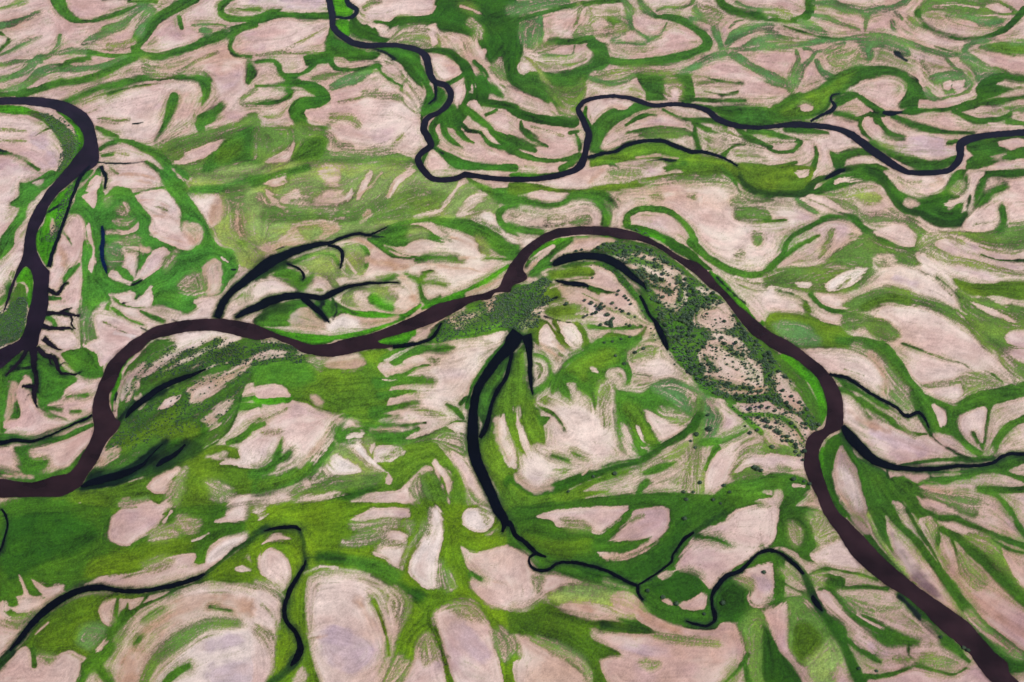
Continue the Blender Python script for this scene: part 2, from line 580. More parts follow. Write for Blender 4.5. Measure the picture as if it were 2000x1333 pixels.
s1 36,3 39,0
G 33,18 45,10 55,4 75,0 90,3 98,12 105,18 120,22 135,18 142,8 147,0 155,0 153,6 148,14 145,18 150,22 155,17 158,3 170,0 172,8 168,18 163,25 158,33 155,40 148,44 135,43 125,40 115,35 105,33 98,25 92,18 85,10 75,8 60,13 40,19
d6-7-5-6-6-6-5-6-6-4 78,0 90,8 93,15 100,24 108,31 118,33 128,38 140,42 150,41 155,36
d4 125,26 135,21 145,20 153,15 155,6
S 103,3 120,4 143,0 140,6 133,15 122,17 110,12 105,7
m2.5 102,6 110,9 120,9
t2~ 128,11 135,8
S 52,8 60,5 70,7 60,9 52,11
s1.5 60,8 72,7
S~ 108,23 118,27 113,29 106,27
S 157,3 170,1 163,10 160,25 158,32 152,33 152,26 142,30 138,26 150,22 156,14
M~ 142,15 150,9 153,13 148,18
S 171,9 190,6 203,4 190,12 178,18 171,17
D 170,0 203,0 203,4 185,6 172,6
g4-5-4 165,30 172,20 185,13
M~ 45,20 65,15 88,14 95,28 105,35 118,40 122,50 110,48 108,42 90,42 78,42 65,35 55,28
S~ 70,22 80,15 88,14 92,20 96,28 85,31 75,31
P~ 68,20 80,18 88,22 78,26
f2.5-3-2 20,20 28,27 38,33
S 24,20 42,20 55,28 65,36 50,33 35,28
m1.5 30,22 45,28 60,35
g4-5-4-2.5-2.5-2.5-3-3-3-3.5-4-5-6-5-4-4 -2,80 5,73 12,66 14,58 20,51 30,46 40,40 48,36.5 58,36 66,38 73,44 80,50 90,57 100,61 110,62 120,60
g3-2.5-2-1 15,66 22,60 32,55 40,51
g2 -2,40 14,39
Q~ 50,68 60,60 70,54 78,50 85,57 100,62 112,65 118,74 100,72 82,68 80,78 70,76 60,75 50,73 40,77 0,90 -2,82 15,76 30,77 45,73
Q -2,88 20,80 45,76 55,77 75,76 82,80 72,92 58,96 40,97 25,95 10,92 -2,90
m3~ 42,68 48,55 50,48
W 46,93 55,82 65,77 77,77 72,83 62,91
m2 55,92 61,87 65,82
W 22,89 33,88 33,91 25,91
q6-6-4-3 118,60 120,50 115,43 110,38
S 90,44 108,43 115,52 114,59 105,59 95,54 85,48
m1 100,55 110,56
S 118,36 125,43 135,46 143,46 130,49 122,46
M~ 120,52 145,48 155,48 203,40 203,62 175,62 160,60 150,56 140,52 130,57 135,62 148,68 145,73 140,73 130,68 120,65
Q~ 155,50 180,48 203,46 203,58 175,58
S 153,44 157,36 170,28 180,27 180,44 172,48 160,48
m1.2 160,43 178,40
S 186,28 203,22 203,34 195,38 188,38
S 186,17 203,18 203,22 195,21
g4-4-3 183,30 184,42 180,46
S 130,58 138,53 143,56 150,66 145,65
S 116,66 122,65 130,75 120,72
S 150,54 160,57 175,65 190,67 203,64 203,72 180,70 165,64
S 133,70 142,75 155,75 175,82 203,86 180,87 155,82 140,77
m4~ 150,70 175,76 203,79
S 170,69 185,69 203,72 203,77 185,76
S 75,94 85,87 90,78 100,74 115,76 128,82 140,92 148,103 150,106 147,109 135,105 120,99 105,95 88,94
m1 118,78 132,86 143,98
m1 110,76 125,83
S~ 82,68 92,67 100,71 88,76
m1.5 85,70 92,72
l3~ 100,84 115,90
q6-10-8-10-8-7-8-10-10 55,112 70,105 85,98 100,98 120,104 135,108 150,115 165,125 175,135
o3~ 75,107 95,100 110,103
O 145,85 160,89 203,88 203,102 180,98 160,98 150,93
Q~ 148,95 160,100 185,105 203,110 203,135 170,135 155,118
S 158,103 168,105 185,113 195,119 180,115 165,108
S~ 180,103 186,103 185,105
S 82,115 90,109 102,106 115,107 128,111 145,120 160,130 165,137 95,137 100,125 92,118
Q~ 75,120 90,118 102,130 88,132
S 69,125 78,129 90,136 80,133
S 186,128 195,124 203,124 203,137 186,135
s2 150,110 154,113
S 0,92 15,93 28,99 35,103 42,110 60,113 58,119 52,121 35,113 20,111 0,112
S 36,96 48,97 55,103 62,109 52,108 42,103
g3-3-3-2 33,97 40,105 50,110 60,111
o2 29,105 32,110
O 0,113 15,112 30,114 45,119 56,122 62,128 75,137 5,137 -2,120
F~ 5,122 25,120 40,135 15,135
Q~ 60,113 68,112 80,116 72,122 60,124
@0 2
G 0,12 20,8 30,10 45,15 50,22 60,30 57,37 50,40 48,46 38,50 33,52 45,58 55,63 50,63 38,60 32,55 28,45 20,35 17,32 13,40 15,52 16,60 8,62 5,70 0,72
S 16,32 20,28 25,30 24,36 18,38 22,48 28,58 32,65 25,72 10,70 3,68 3,63 15,62 17,52 13,42
t3~ 11,34 9,48 5,62
G 30,12 38,20 42,25 55,28 60,33 50,43 35,50 30,40
S 38,50 48,46 52,38 62,31 79,29 75,40 73,52 70,60 58,64 50,60 40,55
g1.5 36,53 48,54.5
g2 56,55 63,55
g1 52,44 62,43 68,42
S 44,10 55,22 62,26 50,20
T~ 46,14 55,22 58,25
G 48,10 62,6 75,5 80,18 80,28 65,28 55,20
S 65,3 78,-2 100,-2 85,16 79,20 75,10
S 40,-2 55,-2 55,5 46,5
S 32,62 50,62 55,65 40,73 32,76 18,75 25,71
g5-3-3-3-2-2-2 0,76 10,75 18,77 30,78 42,72 55,66 68,60
g3-4-4-4-2 20,83 35,79 50,76 60,71 72,66
S 32,88 40,82 55,76 65,72 72,70 70,77 60,88 50,97 40,102 28,105 35,100 30,95 22,92
S 0,86 10,87 18,93 22,101 12,100 0,98
G 12,84 22,85 25,95 35,97 28,103 20,104
S 24,87 35,86 30,92
g5-5-5-4-4-3-2 -2,103 15,107 30,108 45,104 55,100 62,92 70,82
t1.5 5,105 25,106
g1 25,95 36,94
b4-5-4-4-2-1 115,0 103,10 95,20 92,32 88,45 88,55
k1 104,8 97,20
H 120,0 108,12 98,22 95,35 92,48 92,62 96,66 104,60 110,55 105,45 110,32 120,20 130,8 140,2 135,0
k2 91,42 90,55
S~ 105,38 112,22 120,14 132,6 140,2 158,-2 150,8 135,16 120,24 108,36 100,47
u3~ 97,38 102,28
H 110,30 125,25 145,18 160,6 185,0 203,-2 203,12 185,16 165,20 148,28 130,38 112,44
S~ 150,22 157,12 165,10 170,2 188,-2 172,9 160,15 153,24
S~ 172,8 180,2 190,2 178,10
H 92,65 100,60 115,48 130,38 150,27 165,20 185,15 203,10 203,30 193,34 189,45 185,58 178,72 165,82 150,90 135,97 115,104 95,112 75,115 62,116 70,104 80,90 84,80 92,70
o5~ 97,84 112,74 128,62 138,52
T~ 148,38 165,28 180,25 195,15 203,14 190,22 175,32 165,42 150,48
s2 170,29 178,25 188,19 203,13
S 122,54 130,46 142,42 138,48 128,53
s3-4-2~ 158,66 168,56 180,47
T~ 155,68 165,60 170,66
d10~ 120,92 140,82 155,70
o8~ 130,72 150,70 
T~ 80,90 92,86 88,92 76,96
S~ 82,89 90,87 84,92
K~ 70,105 90,103 105,97 115,90 116,98 125,101 105,107 85,114 65,115
S 190,42 196,38 203,34 203,44
g3 190,46 203,44
g2 188,50 203,49
g3 186,53 203,51
S 187,60 195,55 203,52 203,62 195,68 185,74 175,80 172,83
g3-4-3 178,80 190,75 203,62
O 0,124 45,122 60,115 85,114 110,108 130,102 150,92 170,82 185,85 188,93 203,105 203,122 185,122 172,135 0,135
S 187,85 195,75 203,70 203,98 190,98 180,97 172,96 180,92 188,92
S~ 162,91 175,89 170,92
S 114,115 120,107 130,99 140,98 143,103 135,108 133,117 125,120
S 107,128 115,124 125,128 135,120 137,125 128,135 108,135
S~ 97,125 105,126 107,130 97,129
M~ 140,103 145,100 142,118 138,128 130,122
M~ 160,110 172,112 182,120 175,125 165,120
S 175,135 180,124 190,121 203,121 203,137
S 0,123 10,123 17,125 8,128 0,129
w1.5 55,132 63,127
m3 94,128 115,124
G~ 10,128 50,125 50,135 5,135
@1 2
O 0,18 15,16 40,12 55,14 75,11 85,8 100,6 105,8 100,14 95,19 98,25 105,32 105,40 103,48 100,56 95,60 100,65 95,72 105,75 115,78 105,80 85,78 82,70 78,64 70,60 60,57 50,54 40,49 25,45 25,40 20,35 0,34
G~ 0,18 20,18 40,18 45,30 35,35 10,33 0,34
T~ 54,19 62,14 78,12 84,18 75,22 62,21
M~ 42,16 52,14 50,22
t3~ 46,44 50,48
b5 0,46 12,46.5 25,45
S 0,36 8,34 20,35 27,43 15,44 0,44
H -2,6 8,2 25,3 33,8 30,14 12,17 -2,20
s3~ 0,14 10,11 20,10
g3-4-3-2 98,15 105,11 115,7 120,5
W 100,15 112,9 122,5 112,14 105,16
G 113,12 120,8 130,3 145,3 155,6 145,9 135,8 125,12 115,17 108,20 104,17
M~ 133,14 142,15 140,18
S 115,17 125,11 133,15 128,19
S 95,20 105,22 118,20 125,20 115,26 105,27 98,25
g2-2-1.5-1 105,28 118,26 125,21 135,19
g4-3-1 93,31 110,30 130,29
S 98,30 112,31 105,32.5
g4-3-1 95,35 120,32 137,31
S 105,37 115,35 113,39 103,41
g5-4-2 97,43 110,41 124,39.5
S 103,52 106,47 112,47 108,51
g6-4-4-2 92,55 105,53 115,51 126,48.5
g5-1 95,60 112,58.5
g4-3-1 100,64 108,61 115,60
g6-4-2-1 85,70 105,68 120,66 132,64
t2~ 92,71 110,70
S~ 105,73 115,71 118,73 108,76
g6-4-3-2 92,76 112,75 120,72 127,69
m2~ 124,52 135,56 148,58
d1.5-3-2 149,50 157,55 162,61
d2 160,49 164,44
g4-3-1.5-1.2-1-1 100,78 120,79 135,74 147,68 155,64 164,63
Q~ 115,81 135,75 147,69 163,72 165,90 150,85 140,80
M~ 140,76 160,74 163,85 150,84
S 148,67 163,64 165,72
O 80,77 95,80 115,82 125,80 140,80 148,90 155,98 160,105 165,118 164,135 145,135 140,120 138,100 132,98 125,104 118,112 110,117 95,118 80,120 60,126 45,130 12,136 -2,135 -2,129 25,126 45,120 75,112 100,104 90,92 85,82
d4~ 60,127 80,119 90,115
P~ 60,82 70,82 80,92 88,100 100,105 90,110 75,112 55,100 50,92
P~ 81,78 90,78 90,90 84,86
W 68,80 77,77 80,77 82,82 88,90 97,98 104,104 95,100 85,92 75,83
S 92,95 94,83 105,82 114,84 113,88 108,93 100,95
m2~ 100,92 112,86
S 90,88 93,80 90,82
W 55,95 60,87 70,92 80,98 84,102 75,104 62,107 55,101
S 45,103 50,95 56,100 60,107 45,115 38,108
M~ 48,100 55,104 50,112 42,108
Q~ 30,122 45,114 60,108 80,106 100,105 92,112 75,115 55,120 35,127
S 25,130 35,122 50,119 68,118 60,121 45,126 30,129
S 0,123 10,120 25,115 35,110 38,115 30,122 15,130 0,138
M~ 25,118 35,112 38,116 30,122
G 0,120 0,107 15,107 30,100 45,90 50,82 58,78 62,80 50,97 38,108 25,114 10,119
o4~ 5,112 25,108 40,98
g6-5-4-3-1 -2,105 8,102 15,95 18,85 20,76
g4-2 16,94 22,92 26,88
g5-4 -2,68 6,65
m2 0,64 10,60 24,53
m3 5,72 18,70
m4~ 42,92 52,80 60,66
t1.5~ 35,98 45,85 55,70
s2 43,94 46,90
s1.5 54,84 60,76
g1.5-3-4-3 72,60 66,68 64,75 65,78
G 65,70 75,68 82,72 75,77 66,78
S 68,69 73,61 77,66
w2 73,75 82,73.5
S 101,107 104,104 107,108 105,113 101,112
S 114,117 120,110 127,104 128,115 131,125 132,133 122,128
M~ 120,113 126,108 125,118 130,128 122,122
Q~ 128,105 138,104 145,118 152,135 135,135 130,118
o4~ 135,108 142,120 148,133
S 137,96 140,93 147,100 153,108 152,118 149,118 145,108 140,102
s1.2 150,118 151,128
S 152,86 157,88 163,93 168,105 175,118 182,125 188,135 178,131 168,118 162,105 156,95
M~ 165,115 172,122 180,135 168,135
S 78,135 90,126 100,121 112,118 118,122 120,135
b2 197,0 185,12 175,25 168,38 165,52
O 195,15 203,13 203,135 195,135 190,118 185,108 178,98 172,88 176,70 180,60 182,50 188,35 196,25
G 173,55 176,35 185,22 196,13 194,25 187,40 183,52 178,65
S 190,65 194,58 198,70 203,82 203,100 198,98 192,85 190,75
t2~ 189,62 190,76 196,92
B 93,1 105,-3 117,-3 118,2 109,4.5 99,3.5
B 30,-3 64,-3 58,1.5 45,3.5 35,2.5
@2 2
O 7,5 10,2 10,15 12,38 17,40 18,52 22,58 26,72 25,80 20,78 15,80 8,65 8,72 12,86 8,88 2,78 0,72 -2,20
S 3,55 5,50 6,60 9,72 14,85 12,90 7,80 3,65
s3~ 14,90 22,98
g1-2-1.5-1 20,52 28,55 35,60 41,68
G 20,60 30,60 26,65 22,66
g2-2.5-2-2 17,11 24,12 29,18 31,28
g3 31,28 25,35 18,40
t1-2-1 22,2 30,8 36,15
t1.5 32,0 40,5
G 31,30 38,22 48,13 60,5 68,-2 102,-2 95,6 90,12 92,20 94,27 92,33 89,35 90,30 86,22 75,22 72,27 80,38 90,40 100,42 105,40 110,34 122,31 135,35 150,45 147,55 144,65 135,75 125,80 116,85 108,90 103,94 97,95 95,92 90,86 85,78 82,68 81,50 81,38 76,33 72,42 68,45 65,52 62,45 52,38 50,33 42,33 45,42 45,46 40,42 36,37 32,40
O~ 45,22 62,12 80,8 80,18 60,22 55,30
S 61,20 65,21 68,26 63,24
M~ 68,35 78,33 78,42 72,55 76,65 72,68 70,55 68,45
S 101,55 108,54 118,60 130,60 142,62 138,68 128,76 118,81 112,75 108,66 103,60
M~ 115,55 125,54 142,63 135,66 122,62
F~ 110,36 125,32 145,38 151,44 145,50 140,55 125,46
M~ 138,40 150,44 145,52
O~ 88,50 98,52 104,65 112,80 100,75 92,60
S~ 85,65 89,68 95,85 100,93 95,94 90,85 86,75
S 103,82 112,86 106,89
w1 99,68 102,80
M~ 92,10 100,3 115,5 112,12 100,14 93,16
H 118,-2 195,-2 203,5 203,48 190,48 178,50 165,48 152,42 143,30 132,20 124,10
g4~ 128,6 138,18 146,30 155,40
S~ 148,8 155,-2 175,-2 185,12 200,28 199,37 185,40 165,33 155,28 151,20
m3 168,5 178,13
S 150,45 165,46 172,52 182,60 178,68 165,75 157,80 160,65 165,57 152,52
F~ 150,45 156,46 162,58 156,75 148,72
u3~ 155,48 158,51
S 175,48 190,50 203,46 203,58 182,56
q8-7-5-5-5-5 146,50 145,72 146,90 148,110 150,120 148,135
M~ 133,105 138,90 145,85 150,100 150,125 145,135 128,135 132,120
g2-3-3 170,50 182,60 195,72
g2 178,57 203,58
g5-4-3-3 150,80 165,78 175,74 182,70
g6-5-4 160,85 157,92 152,100
m2~ 165,76 180,68
d8-8-9-8-6-5-4-3-3.5-4-5-5-5 -2,110 8,118 20,120 35,115 50,109 70,103 85,98 97,95 105,91 117,83 130,76 140,68 147,58
O -2,112 15,121 40,118 60,110 75,105 90,102 70,110 55,118 75,118 55,124 60,135 -2,135
t4~ 5,108 18,116 30,114
M~ 95,105 110,95 125,85 138,80 140,90 120,95 105,103
g3-3-1 105,103 118,99 128,95
g1.5 70,124 85,123
g2.5 97,128 100,117 105,110
g2-2-1 90,126 110,127 122,131
M~ 85,130 95,125 110,135 88,135
d1 32,90 44,94
t1 55,105 62,98
S 150,120 153,100 160,88 172,80 180,78 172,90 168,105 158,122
M~ 172,100 180,85 195,80 203,85 203,90 185,90 175,100
Q~ 172,105 180,98 190,100 195,106 185,110 175,110
l5~ 188,92 198,94
S 173,104 180,95 192,90 203,91 203,98 190,97
G 158,120 168,112 180,110 190,108 203,105 203,122 190,125 175,135 135,135 145,125
S 195,118 203,116 203,120
S 176,137 190,126 203,123 203,137
@3 2
H -2,3 10,10 25,22 35,40 43,55 43,65 32,70 25,60 15,55 -2,45
S~ 5,25 12,28 22,40 27,50 15,48 8,38
T~ 12,40 22,42 25,54
b4-7-8-7-5-2 12,12 22,18 32,27 40,40 44,55 43,62
S 0,50 15,56 25,62 33,70 30,75 18,70 5,62 -2,62
g2-3-3-2 0,58 10,60 20,68 27,78
t2 20,70 26,78
Q~ 0,72 10,72 20,85 25,92 10,88 -2,88
T~ 0,70 8,70 14,80 4,80
S -2,89 15,90 27,92 28,102 15,106 -2,105
M~ 8,98 18,100 14,106
G -2,106 15,104 28,108 33,115 30,122 22,128 18,135 8,135 13,122 10,116 -2,116
s2 20,113 28,114
T~ 28,135 33,120 38,126 41,135
b3-5-6-6-5 43,85 42,95 46,108 52,120 60,135
D 46,78 57,72 62,78 68,90 75,95 85,100 92,102 95,108 100,115 105,125 110,135 75,135 72,120 68,100 60,85 55,85 52,95 52,110 58,125 64,135 54,135 47,115 43,95
G~ 75,97 88,102 92,115 95,130 80,130
U 56,82 58,82 63,92 69,100 74,118 77,137 66,137 58,122 52,108 51,98
W~ 54,102 57,99 63,105 69,115 72,130 66,134 58,120
t2~ 54,104 58,120 66,134
S 97,126 103,127 110,137 98,137
G 92,100 130,104 165,99 182,92 203,88 203,94 188,102 203,107 203,112 180,104 160,104 140,107 120,110 130,114 150,108 165,104
g8-8-6-6 105,110 120,118 140,128 160,135
g10-8-6 100,112 112,125 120,137
g6-3-1 120,112 135,110 157,106.5
g2-3-4 165,115 180,117 203,116
g2-3-3 165,117 180,122 190,135
M~ 120,114 150,119 165,125 160,133 140,128 125,120
t2~ 122,114 140,117 155,118
l4~ 150,112 165,110
S 120,125 135,128 148,135 128,135
g4-7-10-10-9-10-10-7 55,0 75,2 90,8 100,20 108,32 115,42 122,55 127,68
o3~ 85,10 97,22 108,36
m4~ 70,5 85,15 95,25 105,38
M~ 95,38 105,38 113,50 108,55 95,48
t3~ 80,12 92,30 90,40
M~ 120,36 130,33 145,30 158,25 175,26 183,32 185,38 170,38 155,45 150,40 135,38
S 126,38 140,36 150,34 152,40 148,50 140,45
G 145,50 155,44 165,40 180,37 190,34 203,32 203,42 185,48 175,52 172,65 170,78 168,85 165,82 170,65 171,53 160,54 150,60 148,68 152,75 160,82 168,88 168,92 155,85 143,75 130,72 128,62 120,42 130,45 140,48
S 127,50 130,49 138,56 138,65 134,68 132,60
S 150,60 160,54 170,52 169,66 167,80 160,76 152,70
g2 160,73 164,80
g4-5-5-4-4 175,90 178,80 185,70 193,64 203,60
M~ 170,90 175,85 176,92
q6-5-6-8 170,-2 180,8 190,18 203,26
m3~ 185,15 195,30
m1 105,2 140,14 150,17 160,23
g1 175,26 183,32
g2-3-2-2-2-2 52,28 62,34 72,40 82,46 95,54 104,60
g2.5-2-1.5-.5 55,38 65,42 75,52 80,62
g3-4-5-2-1 72,46 88,58 100,65 112,72 124,73
m2 100,60 106,68 115,75
m1 60,22 75,27
m1.5 95,55 110,62
l9~ 85,72 100,77 118,84
t2~ 65,55 80,66 95,70
g2-2-2.5-3-3 105,97 120,95 140,93 160,93 175,92
g2 120,60 125,70 127,74
@0 3
G -2,-2 85,-2 86,20 95,27 103,24 120,15 128,5 135,-2 203,-2 203,15 175,20 163,28 160,40 150,40 153,33 135,35 120,42 105,47 85,52 65,58 55,62 40,72 30,80 15,90 5,85 -2,80
D~ 10,5 60,5 75,15 60,30 30,40 10,50 0,30
O~ 70,40 100,30 130,20 150,25 110,45 70,52
M~ 115,15 130,12 140,18 120,22
M~ 140,4 155,8 150,16 138,10
w1.5 150,23 158,20 163,17
S 0,72 5,70 12,78 25,80 40,70 50,62 48,58 38,60 32,57 24,52 30,60 34,66 24,66 20,58 15,50 18,64 12,66 14,72 5,78 12,85 0,84
M~ 5,85 20,80 32,76 20,90 8,88
S 70,57 80,51 95,50 88,53 75,57
S 95,50 110,46 125,37 140,34 153,33 152,40 135,42 115,46
M~ 112,42 128,35 135,38 118,46
W 160,38 163,32 175,23 190,17 203,14 203,18 185,28 172,37 162,40
S 86,15 88,5 95,-2 128,-2 118,13 105,22 102,27 92,25 87,21
s1.5 128,8 134,0
S 168,8 173,4 180,-2 203,-2 203,4 185,8 172,9
O 0,120 8,112 20,100 30,85 45,75 60,67 80,63 100,64 120,63 140,60 155,54 165,45 180,35 203,22 203,55 185,55 165,54 150,57 130,62 115,66 105,68 92,68 80,72 78,82 88,90 82,105 72,115 65,113 55,108 48,110 42,113 35,112 28,115 20,105 8,118
F~ 65,90 80,88 85,95 70,108 60,100
s1-1.5-1 28,96 34,90 38,87
S 78,75 85,70 92,68 90,78 88,90 80,85
g2 92,68 91,80 93,88
g6-8-9-9-9-8 98,80 90,95 85,105 75,115 65,125 60,137
s2 76,108 82,102
t12~ 98,133 108,105 122,88 145,75 170,72 195,76
g3-5-4 76,120 82,128 88,135
g2-2.5-2-1 97,85 108,75 120,70 137,62
g1 100,72 98,80
g2-1.5-1 115,66 108,75 103,82
g2 112,84 118,80 127,75
m.8 90,100 105,82 125,70 140,62
m.8 93,103 108,88 128,74
m1 88,120 92,105 95,100
m1 170,78 185,79 203,84
d1 105,103 109,97
q6-7-7-5-3-1 112,135 120,118 135,105 150,95 165,88 185,87
W 120,137 130,122 140,112 150,103 165,93 190,93 203,98 203,137
L~ 160,102 175,97 188,100 175,106 162,107
L~ 165,122 203,118 203,137 165,137
g4-5-4 128,135 138,126 147,121
S -2,121 15,108 20,106 25,112 35,113 42,116 50,110 60,115 63,118 58,137 -2,137
g3 26,108 27,120
M~ 32,112 42,114 38,118
S~ 195,35 203,33 203,45 198,42
W 183,45 190,42 197,46 188,48
d.8 165,75 180,78
@1 3
O -2,-2 203,-2 203,26 190,27 175,31 165,30 160,27 163,40 168,50 168,60 173,65 185,75 203,78 203,137 190,137 188,105 183,90 176,80 170,72 158,70 150,74 140,80 148,110 155,137 148,137 142,118 138,105 133,96 125,106 124,119 115,125 105,137 98,137 108,112 112,95 118,78 118,68 110,56 98,48 85,43 70,44 62,43 48,47 40,52 38,80 41,105 47,125 50,137 6,137 13,125 15,105 17,90 20,70 5,55 -2,53
S 1,36 10,28 18,30 26,38 28,48 24,60 20,62 12,54 4,48
S 6,25 13,19 20,18 27,21 15,22
M~ 0,55 15,58 22,68 15,65 5,62
d5~ 50,36 70,38 85,42 100,48 115,60 128,66
g6~ 75,39 95,42 110,50
S 72,7 85,0 92,-3 120,-3 120,4 100,5 85,7
W -2,0 8,-2 3,5
M~ 115,10 122,9 121,15
w2 68,24 75,26 85,25
S 92,32 100,22 102,16 112,16 118,20 116,32 112,44 105,40 98,35
m2~ 100,25 115,26
M~ 70,25 85,18 100,14 98,22 85,25
M~ 75,10 110,7 110,12 80,14
W 120,47 122,35 130,22 133,10 137,-2 143,-2 147,12 146,22 143,35 142,50 141,59 133,60 125,54
m2 113,43 120,28 132,12 136,0
M~ 131,8 136,10 134,18 131,16
m2~ 144,40 143,55
W 161,5 165,-2 185,-2 186,8 178,16 168,14 162,10
M~ 176,-2 183,0 180,8
m2 180,18 188,14
S 160,27 170,32 185,29 197,26 203,28 203,78 190,74 175,66 168,55 172,50 165,40
g1.5 168,49 175,53
t1 180,52 203,57
w2-3-2~ 146,48 150,55 153,60
M~ 145,48 150,47 155,58 150,60
L~ 55,92 75,95 90,108 75,125 55,115
l10~ 62,96 68,98
M~ 108,60 118,70 112,88 108,75
o1.5 92,70 98,85 102,98 104,112
t2~ 80,70 88,80 92,88
t1 42,99 55,97
S 140,80 148,74 158,72 170,72 178,80 184,92 188,105 192,137 158,137 150,115 147,100
M~ 150,75 170,72 178,85 165,82
l14~ 158,95 165,100 175,110
m1 150,113 165,118 175,123
S 116,137 120,122 130,100 134,96 140,108 147,125 148,137
M~ 128,105 134,97 140,112 132,120
M~ 100,137 110,115 120,118 116,130
M~ 185,95 203,95 203,110 192,115
S 0,62 10,65 19,72 18,85 16,95 14,108 12,127 5,135 -2,135
m2 5,72 12,80 17,90
m3 0,95 6,100 13,110
m2~ 2,90 12,98
S~ 30,133 36,122 38,133
m2 38,48 50,44 55,44
s1 50,43 64,44
@2 3
G -2,-3 203,-3 203,137 185,137 180,115 175,88 160,92 140,92 120,86 108,80 100,70 92,63 75,63 60,60 53,55 35,50 22,48 12,36 -2,27
D~ 50,40 90,45 115,30 135,5 130,25 115,45 90,52 60,48
O~ 10,20 40,25 60,22 60,32 30,32
S 20,4 35,-2 90,-4 88,2 80,10 70,17 63,17 60,12 45,12 35,11 30,6
M~ 40,6 55,8 62,14 45,12
S 78,23 90,10 97,-2 122,-2 123,8 120,17 110,25 98,33 85,38 72,36 68,33 85,33 97,28 110,20 95,23 82,24
m3 93,7 102,3
m1.5 105,28 95,33 80,36
S 127,43 140,25 150,15 165,8 178,-2 203,-3 203,28 190,35 175,43 165,52 158,60 154,60 147,52 140,48 128,46
d1 145,20 158,21 168,25
s4~ 170,20 190,25
S 113,50 122,46 128,46 120,55
D 122,52 130,48 142,50 149,60 145,67 130,70 118,68 108,58
S 130,72 140,69 150,63 151,75 140,76 133,75
S 117,68 122,68 127,73 122,73
D 160,60 170,52 180,54 187,58 185,70 187,78 178,86 165,85 158,75
S 175,51 185,45 195,41 203,40 203,75 190,74 184,68 188,60 186,55
l6~ 192,54 200,60
M~ 175,50 188,55 188,60 180,56
Q 180,87 190,78 197,80 203,90 203,137 190,137 184,118 178,95
S 196,78 203,78 203,90
S -2,28 12,38 18,48 35,50 53,56 40,58 28,64 18,72 8,76 -2,77
M~ 17,50 25,50 20,64
P~ 28,65 45,58 60,60 80,63 92,63 99,72 105,80 90,82 75,75 60,72 45,70 35,73
S 36,75 45,73 60,74 72,78 65,79 45,77
S 55,80 65,80 77,83 60,83
t3~ 45,74 65,76
S~ 80,65 88,63 97,70 100,78 90,80 80,72
G~ 85,84 105,86 130,92 110,93 90,90
S 95,77 105,80 120,87 140,92 158,93 164,87 174,88 178,100 183,112 180,118 170,127 165,137 85,137 75,125 70,115 85,117 98,122 110,118 95,112 80,105 68,98 63,95 78,96 95,98 115,96 110,92 98,85
t3~ 100,80 115,88 130,92
m2.5~ 112,97 135,100 160,103
M~ 100,118 115,118 108,123
l5~ 90,105 120,110
S 3,96 12,97 20,103 32,108 45,113 55,118 62,128 62,137 5,137 1,117 8,115 10,108
M~ 20,98 38,103 50,112 30,108
m3 15,100 28,106 45,116 60,128
M~ 58,118 64,128 64,137 58,130
g8-6-4-5 52,105 62,115 68,128 73,137
g2 184,112 178,122 165,135
m2 72,55 80,57 90,60
@3 3
G 8,-2 40,-2 42,5 36,20 38,27 32,33 38,40 30,38 20,33 10,28 -2,28 5,22
S -2,-2 8,-2 5,20 -2,27
M~ 17,10 25,15 22,25 17,18
M~ 30,3 42,0 52,12 40,20 36,15
S 33,34 42,28 55,22 65,32 70,40 50,42 38,41
M~ 38,18 50,12 55,20 45,24
S 5,29 15,29 24,35 30,43 40,42 70,41 78,47 50,45 33,48 25,42 18,33
g3-4-5-6 15,36 28,48 33,58 32,63
g2-2-1.5-1.5-1 33,49 45,45 55,46 75,50 85,53
G 42,50 53,50 60,53 58,60 48,61 43,58
M~ 34,50 42,50 42,58 36,56
g2-2.5-2-2 40,61 60,60 75,59 93,60.5
M~ 10,45 25,45 30,58 20,55
d1 11,55 20,60 27,63
g1.5-2-3-3 -2,76 8,71 18,68 27,67
G 27,66 35,70 42,80 50,83 58,88 62,97 60,105 55,100 48,93 42,82 35,75
g4-4-5-7 58,98 62,112 68,122 73,133
Q~ 15,70 27,67 35,75 43,85 48,95 42,103 35,112 28,118 22,112 16,105 17,88
O 22,92 30,90 40,98 38,110 28,117 21,108
s1.5 30,70 36,76 43,83
S -2,78 8,74 15,72 15,85 14,95 16,108 8,105 3,95
D -2,92 6,105 15,115 25,130 28,137 -2,137
P~ 32,120 45,105 50,100 58,110 60,118 55,130 50,137 38,137
S~ 54,132 61,118 63,132
g5-5-6-8-10-3 50,60 58,70 68,80 80,88 95,98 117,102
M~ 55,63 75,65 82,75 70,78 60,70
S~ 60,64 80,64 82,70 90,76 100,70 85,66
s1 70,80 80,87 90,92
S 37,63 46,62 55,75 65,86 77,97 70,96 60,85 45,73
g3-3-3-1 56,95 68,105 80,113 88,118
S 63,95 72,98 80,103 82,110 72,105
L~ 80,103 90,104 88,113 82,111
M~ 97,115 112,115 108,119
d.8 110,105 110,112 116,118
g4-3-2.5-2.5-2-1.5-1 72,128 85,129 100,126 115,121 130,124 145,127 155,122
Q~ 118,118 125,112 130,113 122,118
M~ 120,115 140,113 148,118 135,122
m2~ 82,77 95,75 105,72
d2-5-6-6-5-3 103,65 112,72 122,80 130,88 140,100 157,117
g3~ 108,67 117,75
g3~ 138,102 150,110
k2 103,66 112,76 118,82
d3-4-3-2-1 60,0 72,12 85,28 100,43 115,55
p2-3-2-2-2-1 78,2 85,18 95,33 108,48 125,62 145,75
U~ 63,-2 70,-2 78,12 76,16
G 80,-2 90,-2 93,15 97,28 105,38 100,36 90,22 84,12
